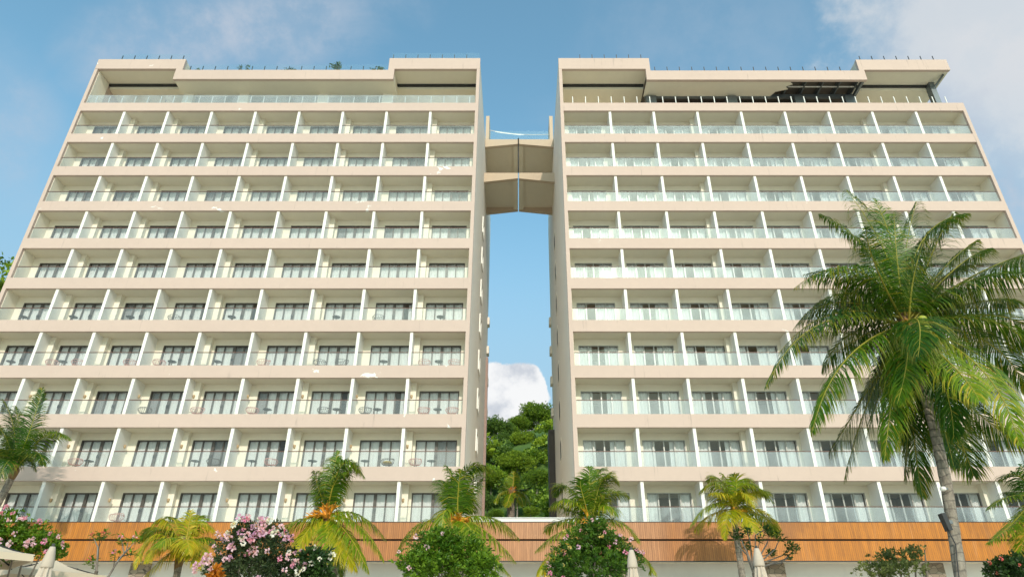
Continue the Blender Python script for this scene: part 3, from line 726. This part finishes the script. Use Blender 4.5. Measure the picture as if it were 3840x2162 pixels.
palm('lime green palm with a bare grey trunk, its shadow on the orange fascia', (440,750), 36.6, [
  (410,520,290,345,.1,.2), (560,470,850,660,-.1,-.2), (520,560,640,700,-.7,-1.2,GOLD), (700,740,935,950,-.2,-.4,GOLD), (370,770,335,1045,-.8,-1.4,GOLD),
  (560,820,640,960,-.9,-1.4,GOLD), (250,480,60,560,0,0), (200,680,-30,920,-.3,-.6), (300,590,190,560,-.6,-.9,GOLD), (300,430,150,430,.5,1.0),
  (470,460,600,430,.5,1.0), (600,560,800,580,.4,.9), (180,800,20,960,.4,.8,GOLD), (460,520,430,360,-.3,-.5), (540,700,560,920,.5,1.0,LIME), (760,820,850,1000,.3,.5)],
  LIME, 1.1, 120, .045, [(448,960), (490,1230), (520,1440)], (.17,.14), K, K, 1744.1, 1106.8, .6, (.44,.42,.06), 2, 2, seed=10, dry=.05)
palm('palm at the right frame edge with fronds reaching in over the fascia', (1960,640), 24.0, [
  (1680,590,1425,730,-.2,-.3,MID), (1740,370,1560,425,0,0,DARK), (1690,880,1425,1090,-.3,-.5,LIME), (1840,940,1765,1260,-.5,-.8,LIME), (1850,500,1780,250,.2,.4,DARK),
  (1800,760,1640,1010,.5,1.0,DARK), (2160,500,2400,620,0,0), (2150,800,2350,1050,0,0), (1900,400,1860,200,.8,1.3), (2050,380,2200,250,.3,.5), (1780,560,1620,560,.8,1.4,DARK)],
  MID, .9, 84, .042, [(1970,1250)], (.15,.12), .2369, .2369, 2146.6, 1106.8, .6, seed=12)
gp = at(1285, 1240, 76.0)
palm('small palm at the foot of the wooded hill, seen through the gap', (1476,545), 67.0, [
  (1490,430,1488,330,0,0,LIME), (1350,560,1305,670,-.4,-.8,LIME), (1590,560,1665,690,-.4,-.8,LIME), (1560,600,1585,700,-1,-1.6,LIME), (1600,520,1665,500,.3,.6),
  (1400,500,1330,480,.3,.6), (1440,620,1420,700,-1,-1.4,LIME), (1510,430,1535,340,.5,.8)],
  MID, .80, 80, .09, [(1465,700), (1463,790)], (.42,.36), K, K, 939.1, 1106.8, .6, (.5,.42,.06), 5, 0, zbase=3.2, frad=.09, group='coconut palms in the garden', seed=13)

# ------------------------------------------------------------------ shrubs
def leaf_card(mb, p, d, nrm, l, wd, c, m=0):
    s_ = d.cross(nrm)
    if s_.length < 1e-3: s_ = d.orthogonal()
    s_.normalize()
    b = len(mb.v)
    q = p + d*l*.5 + nrm*l*.08
    mb.v += [tuple(p), tuple(q - s_*wd*.5), tuple(p + d*l), tuple(q + s_*wd*.5)]
    mb.face([b, b+1, b+2, b+3], m, c)
def rvec(r):
    while True:
        v = Vector((r.uniform(-1,1), r.uniform(-1,1), r.uniform(-1,1)))
        if .05 < v.length < 1: return v.normalized()
def crown_mb(r, lobes, n, ll, lw, cols, core=None):
    """leaf sprays through lumpy lobes: (centre, radius xyz)"""
    mb = MB(); vol = [l[1][0]*l[1][2] for l in lobes]; tot = sum(vol)
    for (cn, rad), vv in zip(lobes, vol):
        k = int(n*vv/tot/9)
        tone = r.uniform(-.12, .12)
        for _ in range(k):
            d = rvec(r); q = r.random()**.33
            p = cn + Vector((d.x*rad[0]*q, d.y*rad[1]*q, d.z*rad[2]*q))*(r.uniform(.78, 1.08) if r.random() < .9 else r.uniform(1.1, 1.3))
            out = (d + Vector((0,0,.35)) + rvec(r)*.55).normalized(); t2 = r.random()*.75 + tone
            for s_ in range(9):
                dd = (out + rvec(r)*.95).normalized()
                c = lerp(cols[0], cols[1], max(0, min(1, t2 + r.uniform(-.2, .25))))
                leaf_card(mb, p + rvec(r)*ll*.5, dd, rvec(r), ll*r.uniform(.7, 1.25), lw*r.uniform(.8, 1.2), c)
    return mb
def flower_mb(r, p, rad, col, n=9):
    mb = MB()
    for _ in range(n):
        d = rvec(r); d.y = -abs(d.y)
        c = lerp(col[0], col[1], r.random())
        leaf_card(mb, p + d*rad*.35, (d + rvec(r)*.5).normalized(), rvec(r), rad*.9, rad*.8, c)
    return mb
def stems(r, root, foot, tops, rad, m):
    mb = MB()
    for t in tops:
        mid = foot.lerp(t, .5) + Vector((r.uniform(-.15,.15), r.uniform(-.15,.15), .1))
        mb.tube([foot, mid, t], [rad, rad*.7, rad*.3], 6)
    mb.build('stem', m, root)
def shrub(name, label, cat, Y, lobes, n, ll, lw, cols, flowers=(), seed=1, nfl=0, frad=.07, zb=1.4, group=None, flat=.8):
    """lobes in photo units: (x, y, rx, ry)"""
    r = random.Random(seed); W = []
    for (x, y, rx, ry) in lobes:
        c = at(x, y, Y + r.uniform(-.4,.4)); e = at(x+rx, y, Y); h = at(x, y-ry, Y)
        W.append((c, (abs(e.x-c.x), abs(e.x-c.x)*flat, abs(h.z-c.z))))
    foot = Vector((sum(a[0].x for a in W)/len(W), Y, zb))
    root = thing(name, label, cat, tuple(foot), group)
    Wl = [(a-foot, b_) for a, b_ in W]
    crown_mb(r, Wl, n, ll, lw, cols).build('foliage', M['leaf'], root)
    stems(r, root, Vector((0,0,-.05)), [a - Vector((0,0,b_[2]*.4)) for a, b_ in Wl], .05, M['twig'])
    for k in range(nfl*3):
        if sum(1 for c_ in root.children if c_.name.startswith('flower')) >= min(nfl, 98): break
        a, b_ = r.choice(Wl); d = rvec(r); d.y = -abs(d.y)*.9 - .05; d.normalize()
        if d.z < -.75: d.z = .2
        p = a + Vector((d.x*b_[0], d.y*b_[1], d.z*b_[2]))*r.uniform(1.04, 1.22)
        if any(sum(((p-a2)[q]/b2[q])**2 for q in range(3)) < .85 for a2, b2 in Wl): continue
        flower_mb(r, p, frad*r.uniform(.6, 1.3), r.choice(flowers), 14).build('flower', M['petal'], root)
    return root
PINK = ((.78,.22,.42), (.86,.50,.66)); LPINK = ((.82,.48,.62), (.90,.72,.80)); LILAC = ((.66,.34,.58),(.84,.60,.76)); WHITE = ((.85,.82,.80), (.90,.86,.80)); CORAL = ((.70,.12,.12), (.80,.30,.25)); YEL = ((.75,.55,.15), (.8,.7,.35))
GR = ((.024,.080,.007), (.13,.24,.018)); GR2 = ((.015,.045,.010), (.070,.14,.030)); BR = ((.042,.12,.006), (.19,.32,.018)); OLV = ((.07,.10,.03), (.24,.28,.08))
shrub('bougainvillea_bush', 'pink flowering bush at the lower left corner, above the open parasols', 'bush', 19.0,
      [(20,1330,55,45), (75,1350,50,40), (110,1375,42,34), (40,1380,60,30), (-30,1340,50,50), (140,1385,20,22)], 9000, .085, .042, BR, (PINK, LPINK, LPINK, PINK, LPINK), 21, 34, .085)
shrub('oleander_bush', 'large dark bush covered with pale pink flowers, beside the yellow palm', 'bush', 18.5,
      [(640,1370,75,62), (590,1395,55,50), (690,1400,65,55), (560,1425,40,35), (650,1440,110,45), (610,1340,40,32), (670,1335,35,30), (730,1430,40,40)], 13000, .09, .035, ((.016,.040,.012),(.095,.125,.045)), (LPINK, LPINK, LPINK, LILAC, PINK, LILAC, WHITE), 22, 98, .088)
shrub('gardenia_bush', 'small dark leaved bush with a few white flowers, under the orange crowned palm', 'bush', 18.0,
      [(790,1405,36,30), (770,1430,30,28), (805,1440,26,26)], 2600, .12, .05, GR2, (WHITE,), 23, 8, .08)
shrub('round_bush', 'round bright green bush without blossom below the gap palm', 'bush', 19.5,
      [(1100,1385,75,55), (1170,1390,70,50), (1050,1420,55,40), (1130,1425,110,45), (1215,1425,45,38), (1120,1350,45,28)], 14000, .10, .045, BR, (LPINK, YEL), 24, 7, .06)
shrub('hibiscus_bush', 'green bush dotted with small pink flowers beside a closed parasol', 'bush', 19.5,
      [(1480,1365,65,50), (1440,1400,60,45), (1530,1385,65,48), (1490,1425,110,42), (1580,1405,45,34), (1410,1435,40,30), (1500,1335,40,24)], 14000, .095, .042, GR, (PINK, PINK, LPINK, LILAC, YEL), 25, 34, .058)
shrub('loose_bush', 'loose pale green bush left of the leaning trunk', 'bush', 20.0,
      [(2225,1410,45,26), (2275,1400,42,20), (2205,1432,40,20), (2300,1385,22,14), (2260,1430,50,18), (2325,1378,14,10)], 2600, .10, .04, OLV, (), 26)
shrub('corner_bush', 'dark bush with two orange blossoms at the lower right corner', 'bush', 20.0,
      [(2520,1425,40,28), (2500,1440,30,20), (2550,1405,30,22), (2570,1430,36,30)], 2600, .11, .05, GR2, (CORAL,), 27, 5, .06)
shrub('croton_plant', 'small orange leaved plant beside the pink flowered bush', 'plant', 17.5, [(540,1440,9,12), (546,1450,9,12)], 220, .13, .07, ((.45,.12,.01),(.62,.28,.02)), (), 28)
def frangipani(label, Y, limbs, seed, cols, nleaf, flowers=(), zb=1.4, ll=.26):
    """bare forked limbs ending in leaf rosettes; limbs are photo polylines"""
    r = random.Random(seed); f0 = at(*limbs[0][0], Y); foot = Vector((f0.x, Y, zb))
    root = thing('frangipani_tree', label, 'small tree', tuple(foot), 'frangipani trees before the podium')
    tr = MB(); tr.tube([Vector((0,0,-.05)), f0-foot], [.07, .05], 8)
    fol = MB(); tips = []
    for li in limbs:
        pts = [at(x, y, Y + (r.uniform(-.35,.35) if i else 0))-foot for i, (x, y) in enumerate(li)]
        tr.tube(pts, [(.032*(1-.6*i/(len(pts)-1))) for i in range(len(pts))], 6); tips.append(pts[-1])
    tr.build('trunk', M['twig'], root)
    for t in tips:
        for k in range(nleaf):
            a = r.uniform(0, 6.28); e = r.uniform(-.35, .9); d = Vector((math.cos(a)*math.cos(e), math.sin(a)*math.cos(e), math.sin(e)))
            leaf_card(fol, t + rvec(r)*.12, d, Vector((0,0,1)), ll*r.uniform(.6, 1.15), ll*.34, lerp(cols[0], cols[1], r.random()))
    fol.build('foliage', M['leaf'], root)
    for i, t in enumerate(tips):
        if flowers and i % 2 == 0: flower_mb(r, t+Vector((0,-.1,.08)), .07, flowers[i % len(flowers)], 12).build('flower', M['petal'], root)
frangipani('forked frangipani tree with leaf clusters behind a closed parasol, near the lime palm', 24.5,
  [[(1895,1440),(1885,1400),(1868,1365),(1862,1345)], [(1895,1440),(1890,1390),(1885,1352),(1880,1335)], [(1895,1440),(1905,1390),(1912,1355)], [(1895,1440),(1910,1400),(1930,1365),(1935,1340)],
   [(1895,1440),(1915,1410),(1950,1380),(1962,1352)], [(1895,1440),(1925,1412),(1970,1395),(1985,1375)], [(1895,1440),(1930,1420),(1975,1405),(2000,1380)], [(1895,1440),(1880,1395),(1855,1370),(1850,1350)],
   [(1895,1440),(1925,1420),(1965,1415),(1985,1398)], [(1895,1440),(1900,1380),(1900,1345),(1925,1330)], [(1895,1440),(1880,1400),(1880,1375)], [(1895,1440),(1905,1400),(1940,1392)]], 31, ((.03,.08,.015),(.12,.20,.04)), 40, (), ll=.22)
frangipani('thin frangipani tree with sparse leaves between the open parasols and the yellow palm', 22.0,
  [[(243,1435),(245,1400),(246,1375),(236,1352)], [(243,1435),(247,1390),(252,1350)], [(243,1435),(246,1380),(262,1348)], [(243,1435),(240,1420),(230,1418)], [(243,1435),(245,1410),(228,1412)]], 32, BR, 16, (CORAL,), ll=.22)
frangipani('leaning frangipani tree with pink blossom, next to the yellow palm', 21.5,
  [[(272,1450),(290,1420),(312,1390),(306,1358)], [(272,1450),(292,1415),(318,1382),(322,1362)], [(272,1450),(295,1412),(325,1378),(342,1358)], [(272,1450),(300,1400),(330,1392)], [(272,1450),(285,1430),(290,1395)]], 33, BR, 18, (PINK,), ll=.22)

# ------------------------------------------------------------------ parasols
M['canvas'] = plain('cream_canvas', (.58, .48, .36), .85, 0, .06, 2.0)
M['canvas2'] = plain('worn_canvas', (.50, .42, .34), .85, 0, .10, 3.0)
def open_parasol(label, apex, Y, half, drop, zb=1.4, rz=.4):
    c = at(*apex, Y); root = thing('parasol', label, 'parasol', (c.x, c.y, zb), 'open square parasols'); root.rotation_euler.z = rz
    h = c.z - zb; mb = MB(); n = 8
    pts = [Vector((half*math.cos(2*math.pi*i/4+math.pi/4)*1.414, half*math.sin(2*math.pi*i/4+math.pi/4)*1.414, h-drop)) for i in range(4)]
    for i in range(4):
        a, b2 = pts[i], pts[(i+1) % 4]; ap = Vector((0,0,h))
        for k in range(6):
            for j in range(6):
                def P(u, v):
                    e = a.lerp(b2, u); p = ap.lerp(e, v); p.z -= .10*math.sin(math.pi*v)*1.0 + .05*math.sin(math.pi*u)*v; return p
                mb.quad(P(k/6,j/6), P((k+1)/6,j/6), P((k+1)/6,(j+1)/6), P(k/6,(j+1)/6))
        mb.quad(a, b2, b2-Vector((0,0,.16)), a-Vector((0,0,.16)))
    cn = mb.build('canopy', M['canvas'], root)
    mb = MB(); mb.tube([(0,0,0),(0,0,h+.05)], .035, 10); mb.build('pole', M['steel'], root)
    for i in range(4):
        mb = MB(); mb.tube([(0,0,h-.12), pts[i]-Vector((0,0,.05))], .018, 6); mb.tube([(0,0,h-drop-.5), Vector((0,0,h-.12)).lerp(pts[i], .5)], .014, 6); mb.build('rib', M['darksteel'], root)
    mb = MB(); mb.box(-.35,.35,-.35,.35,0,.12); mb.build('base', M['conc'], root)
def closed_parasol(label, top, bottom, Y, zb=1.4, seed=1, width=.24):
    r = random.Random(seed); c = at(*top, Y); root = thing('parasol', label, 'parasol', (c.x, c.y, zb), 'closed parasols')
    h = c.z - zb; mb = MB(); n = 48; rows = 12
    L = min(h-.6, 2.1)
    for j in range(rows+1):
        t = j/rows; R0 = .03 + width*(t**.60)*(1.0 if t < .8 else 1-.25*(t-.8)/.2)
        for k in range(n):
            a = 2*math.pi*k/n; fold = 1 + .30*math.sin(a*8 + 1.5*math.sin(t*3))*min(1, t*3) + .06*math.sin(a*3+seed)
            mb.v.append((R0*fold*math.cos(a), R0*fold*math.sin(a), h-.1-L*t))
    for j in range(rows):
        for k in range(n): mb.face([j*n+k, j*n+(k+1)%n, (j+1)*n+(k+1)%n, (j+1)*n+k], 0, None, True)
    mb.build('canopy', M['canvas2'], root)
    mb = MB(); mb.lathe((0,0,h-.42), [(width*.56, .02), (width*.60,.05), (width*.52,.20), (width*.36,.34), (.05,.42)], 14); mb.build('cap', M['canvas2'], root)
    mb = MB(); mb.tube([(0,0,0),(0,0,h+.06)], .03, 10); mb.build('pole', M['steel'], root)
    mb = MB(); mb.lathe((0,0,h-.1-L*.62), [(width*.80, 0), (width*.84,.03), (width*.80,.07)], 14); mb.build('strap', M['darksteel'], root)
    mb = MB(); mb.box(-.35,.35,-.35,.35,0,.12); mb.build('base', M['conc'], root)
open_parasol('open cream parasol cut by the left frame edge, higher of the two open ones', (-62,1338), 18.0, 1.18, .52, rz=.80)
open_parasol('open cream parasol behind the closed one at lower left', (127,1400), 22.0, 1.26, .50, rz=.88)
closed_parasol('closed grey cream parasol in front of the open ones at lower left', (133,1374), None, 14.5, seed=2, width=.20)
closed_parasol('closed cream parasol beside the bush dotted with pink flowers', (1588,1382), None, 17.0, seed=3, width=.21)
closed_parasol('closed cream parasol in front of the forked frangipani, right of the lime palm', (1903,1378), None, 17.0, seed=4, width=.22)

# ------------------------------------------------------------------ trees on the hill
def crown_tree_mesh(seed, nl, n, cols, ll):
    r = random.Random(seed); lob = []
    for k in range(nl):
        d = rvec(r); d.z = abs(d.z)*.8
        lob.append((Vector((d.x*.62, d.y*.62, d.z*.62+.1)), (r.uniform(.30,.5), r.uniform(.30,.5), r.uniform(.24,.38))))
    lob.append((Vector((0,0,.1)), (.7,.7,.5)))
    return crown_mb(r, lob, n, ll, ll*.62, cols).mesh('crown', M['leaf'])
TRM = [crown_tree_mesh(41, 11, 20000, ((.06,.13,.012),(.30,.42,.035)), .056), crown_tree_mesh(42, 10, 20000, ((.10,.18,.012),(.38,.48,.04)), .056), crown_tree_mesh(43, 12, 20000, ((.04,.095,.018),(.22,.33,.05)), .056)]
tkm = MB(); tkm.tube([(0,0,-1.6),(.03,0,-.6),(0,.03,.3)], [.07,.05,.02], 8); TKM = tkm.mesh('trunk', M['bark'])
def hill_tree(label, px, py, Y, rpx, kind, squash=.9):
    Y = 115 + (Y-80)*1.45
    c = at(px, py, Y); e = at(px+rpx, py, Y); s_ = abs(e.x-c.x)
    zg = min(hill_z(c.x, c.y), c.z - s_*.5)
    root = thing('hill_tree', label, 'tree', (c.x, c.y, zg), 'trees on the wooded hill')
    o = link('crown', TRM[kind], root, (0,0,c.z-zg)); o.scale = (s_, s_, s_*squash); o.rotation_euler.z = rng.random()*6.28
    t = link('trunk', TKM, root, (0,0,c.z-zg)); k = max(.4, (c.z-zg)/1.55); t.scale = (s_, s_, k)
for a in [
 ('topmost tree on the hill, against the cloud beside the right tower', 1350, 1052, 128, 55, 0), ('dark tree on the skyline by the left tower, under the cloud', 1245, 1085, 122, 50, 2),
 ('skyline tree between the topmost and the dark one', 1305, 1075, 126, 36, 0), ('yellow green tree in the middle of the wooded gap', 1320, 1120, 112, 46, 1),
 ('small dark tree below the skyline tree', 1270, 1110, 118, 34, 2), ('tree touching the right tower below the topmost one', 1385, 1105, 118, 42, 0),
 ('light green tree by the left tower halfway down the gap', 1240, 1150, 104, 48, 1), ('bushy tree right of the middle tree, by the right tower', 1375, 1165, 104, 44, 1),
 ('broad bright tree in the centre of the gap above the small palm', 1300, 1175, 98, 54, 1), ('dark tree behind the small palm on its right', 1350, 1215, 92, 46, 0),
 ('tree behind the small palm on its left', 1235, 1215, 92, 46, 1), ('dark low tree by the right tower in the gap', 1388, 1255, 88, 40, 2),
 ('low dark tree by the left tower in the gap', 1225, 1270, 86, 42, 2), ('low green tree right behind the trunk of the small palm', 1300, 1260, 86, 40, 0),
 ('lowest light green shrubby tree at the gap floor, right of the small palm', 1335, 1290, 80, 26, 1), ('lowest dark tree at the gap floor, left of the small palm', 1245, 1300, 80, 26, 0),
 ('round crowned tree on the skyline right beside the right tower', 1380, 1062, 132, 38, 0), ('light tree just left of the topmost one', 1322, 1072, 130, 34, 1), ('lower skyline tree in the dip of the ridge', 1285, 1098, 124, 32, 0), ('feathery pale tree under the dip of the ridge', 1275, 1135, 114, 34, 1), ('skyline tree half hidden by the left tower', 1215, 1092, 126, 36, 0), ('mid green tree on the slope between the bright tree and the right tower', 1352, 1145, 110, 34, 0),
 ('dark tree showing past the outer edge of the left tower', -8, 722, 112, 24, 0)]:
    hill_tree(*a)
fr = random.Random(77); mb = MB()
tri = []
for k in range(150):
    x = fr.uniform(-210, 150); y = fr.uniform(100, 210); tri.append((x, y, fr.uniform(4.0, 7.5), 26, 1.5))
for k in range(70):
    y = fr.uniform(102, 196); x = fr.uniform(-.09, .09)*y; tri.append((x, y, fr.uniform(3.0, 5.4), 110, .62))
fol = MB()
for (x, y, s_, n_, ll) in tri:
    r = fr; z = hill_z(x, y)
    if abs(x/y) < .2 and (z + s_*1.2 - CAMZ)/y > (.305 if x/y < 0 else .332): continue
    cols = fr.choice([((.06,.13,.012),(.30,.42,.035)), ((.04,.095,.018),(.22,.33,.05)), ((.10,.18,.012),(.38,.48,.04))])
    lobes = [(rvec(r)*.55, r.uniform(.35, .6)) for _ in range(5)]
    for _ in range(n_):
        lc, lr = r.choice(lobes); d = rvec(r); d.z = abs(d.z)*1.1 - .1
        p = Vector((x, y, z+s_*.45)) + (Vector((lc.x, lc.y, abs(lc.z)*.7)) + d*lr)*s_
        tn = r.random()
        for q in range(7):
            leaf_card(fol, p + rvec(r)*ll*.8, (d+rvec(r)*.9).normalized(), rvec(r), ll, ll*.65, lerp(cols[0], cols[1], max(0, min(1, tn+r.uniform(-.2,.2)))))
tag(fol.build('hill_forest', M['leaf']), 'unbroken tree canopy covering the hill behind the towers', 'forest', kind='stuff')

# ------------------------------------------------------------------ small things: balcony furniture, roof plants, box on the trunk
M['pink'] = plain('pink_cord', (.60, .28, .25), .6, 0, .1)
M['cord'] = plain('dark_cord', (.10, .09, .08), .6, 0, .1)
M['tabletop'] = plain('dark_table_top', (.030, .045, .055), .35, 0, .1)
M['yellow'] = plain('yellow_cushion', (.60, .42, .08), .8)
ORD = ['lowest', 'second lowest', 'third lowest', 'fourth lowest', 'fifth lowest']
NTH = ['first', 'second', 'third', 'fourth', 'fifth', 'sixth', 'seventh', 'eighth', 'ninth']
def chair_meshes(m):
    sh = MB(); n = 20                                        # egg shaped shell of cords round an open frame
    rows = [(.10,.30,0), (.30,.33,.02), (.40,.48,.06), (.42,.66,.14), (.36,.86,.24)]
    for k in range(n):
        a = 2*math.pi*k/n; pts = []
        for (rad, z, back) in rows:
            bk = max(0, math.sin(a)); zz = z if z < .5 else .5 + (z-.5)*(.35+.65*bk)
            pts.append((rad*math.cos(a), rad*.9*math.sin(a) + back*bk, zz))
        sh.tube(pts, .011, 4)
    ring = []
    for k in range(25):
        a = 2*math.pi*k/24; bk = max(0, math.sin(a)); ring.append((.36*math.cos(a), .324*math.sin(a)+.24*bk, .5+.36*(.35+.65*bk)))
    sh.tube(ring, .016, 5, cap=False)
    sh.lathe((0,0,.29), [(.10,0),(.10,.02)], 10)
    lg = MB(); 
    for a in (.5, 2.6, 4.7): lg.tube([(.08*math.cos(a), .08*math.sin(a), .30), (.30*math.cos(a), .28*math.sin(a), 0)], .012, 5)
    return sh.mesh('seat', m), lg.mesh('legs', M['cord'])
CH = {'pink': chair_meshes(M['pink']), 'dark': chair_meshes(M['cord'])}
tt = MB(); tt.lathe((0,0,.50), [(.26,0),(.28,.012),(.28,.025)], 20); TT = tt.mesh('table_top', M['tabletop'])
tl = MB(); tl.lathe((0,0,0), [(.20,0),(.19,.015),(.03,.03),(.03,.50)], 12); TL = tl.mesh('table_base', M['cord'])
edgesL = [-35.62] + [-32.078 + BAY*i for i in range(8)] + [-3.587]
def furnish(kind, row, bay, fx):
    """row 1 is the lowest balcony row, bay 1 the one next to the gap"""
    e0, e1 = edgesL[9-bay], edgesL[10-bay]
    p = (e0 + (e1-e0)*fx, D + (.62 if kind != 'table' else .48), zrow(11-row) + FL)
    where = f"left tower, {ORD[row-1]} balcony row, {NTH[bay-1]} balcony from the gap"
    pos = ', left side' if fx < .38 else ', right side' if fx > .66 else ''
    if kind == 'table':
        o = thing('balcony_table', f"small round dark table, {where}", 'table', p, 'balcony tables')
        link('table_top', TT, o); link('table_base', TL, o)
    else:
        o = thing('balcony_chair', f"{kind} wire chair, {where}{pos}", 'chair', p, 'wire balcony chairs')
        link('seat', CH[kind][0], o); link('leg_frame', CH[kind][1], o); o.rotation_euler.z = rng.uniform(-.5, .5)
        if (row, bay) == (2, 2):
            c = MB(); c.lathe((0,0,.40), [(.22,0),(.30,.04),(.26,.10),(.08,.13)], 14); c.build('cushion', M['yellow'], o)
for (row, items) in {
  2: [('pink',1,.22),('table',1,.50),('table',2,.36),('dark',2,.74),('table',4,.40),('pink',4,.72),('table',5,.42),('dark',5,.72),('pink',7,.32),('table',7,.58),('dark',8,.30),('table',8,.58),('table',9,.60),('table',3,.45)],
  3: [('pink',1,.30),('table',1,.55),('pink',1,.80),('dark',2,.25),('table',2,.48),('dark',3,.50),('table',3,.75),('pink',4,.22),('pink',5,.22),('dark',6,.28),('table',4,.5)],
  4: [('pink',1,.25),('table',1,.52),('pink',1,.80),('table',2,.50),('dark',3,.30),('dark',3,.70),('pink',4,.24),('table',5,.40),('pink',6,.30),('table',6,.56),('pink',7,.75),('pink',8,.30),('table',8,.52),('pink',8,.78),('table',9,.55)],
  5: [('table',1,.5),('dark',2,.3),('table',3,.5),('table',5,.48),('dark',6,.35),('table',7,.52),('table',8,.42),('table',9,.46)],
  1: [('pink',6,.30)]}.items():
    for k, bay, fx in items: furnish(k, row, bay, fx)

for i, (x, y, h, lab) in enumerate([(513,176,.8,'thin roof plant on the left tower, nearest its left end'), (622,174,.9,'bending roof plant on the left tower, second from the left'),
      (726,175,.8,'low roof plant on the left tower, near the middle'), (838,172,1.3,'tallest and fullest roof plant on the left tower'), (947,173,1.0,'roof plant on the left tower, next to its raised right end')]):
    r = random.Random(100+i); c = at(x, y, D+1.0); zb_ = CAMZ+44.13
    root = thing('roof_plant', lab, 'plant', (c.x, D+1.0, zb_), 'plants on the roof of the left tower')
    fo = MB(); st = MB()
    for k in range(7 if i > 1 else 4):
        tp = Vector((r.uniform(-.55,.55), r.uniform(-.3,.3), h*r.uniform(.75,1.25)+.15)); st.tube([(0,0,0), tp*.5+Vector((0,0,.1)), tp], .018, 5)
        for q in range(26): leaf_card(fo, tp + rvec(r)*.16, rvec(r), rvec(r), .20, .09, lerp((.03,.07,.02),(.12,.19,.04), r.random()))
    fo.build('foliage', M['leaf'], root); st.build('stem', M['twig'], root)
    pb = MB(); pb.lathe((0,0,-.02), [(.16,0),(.2,.22),(.18,.22),(.02,.20)], 12); pb.build('pot', M['conc'], root)

# loudspeaker, cable and reflector strapped to the tall palm's trunk
c = at(2378, 1312, 16.9)
sp = thing('loudspeaker', 'narrow black box strapped to the trunk of the tall leaning palm', 'loudspeaker', (c.x, c.y, c.z))
b = MB(); b.box(-.05,.05,-.09,.09,-.20,.20); b.build('case', M['darksteel'], sp).rotation_euler.y = -.16
b = MB(); b.box(.04,.16,-.03,.03,-.04,.04); b.build('bracket', M['steel'], sp)
c = at(2372, 1286, 16.85)
pts = [at(2382,1326,16.86), at(2392,1345,16.84), at(2404,1368,16.84), at(2407,1400,16.84), at(2410,1430,16.84), at(2416,1475,16.84)]
b = MB(); b.tube(pts, .012, 6); tag(b.build('cable', M['darksteel']), 'thin dark cable running down the trunk of the tall palm', 'cable')
c = at(2372, 1228, 16.80)
fl = thing('floodlight', 'small white lamp fixed high on the trunk of the tall palm, above the black box', 'lamp', (c.x, c.y, c.z))
b = MB(); b.lathe((0,0,-.05), [(.05,0),(.075,.03),(.06,.09),(.02,.10)], 10); b.build('housing', M['white'], fl)
b = MB(); b.box(-.01,.12,-.015,.015,-.02,.02); b.build('bracket', M['steel'], fl)
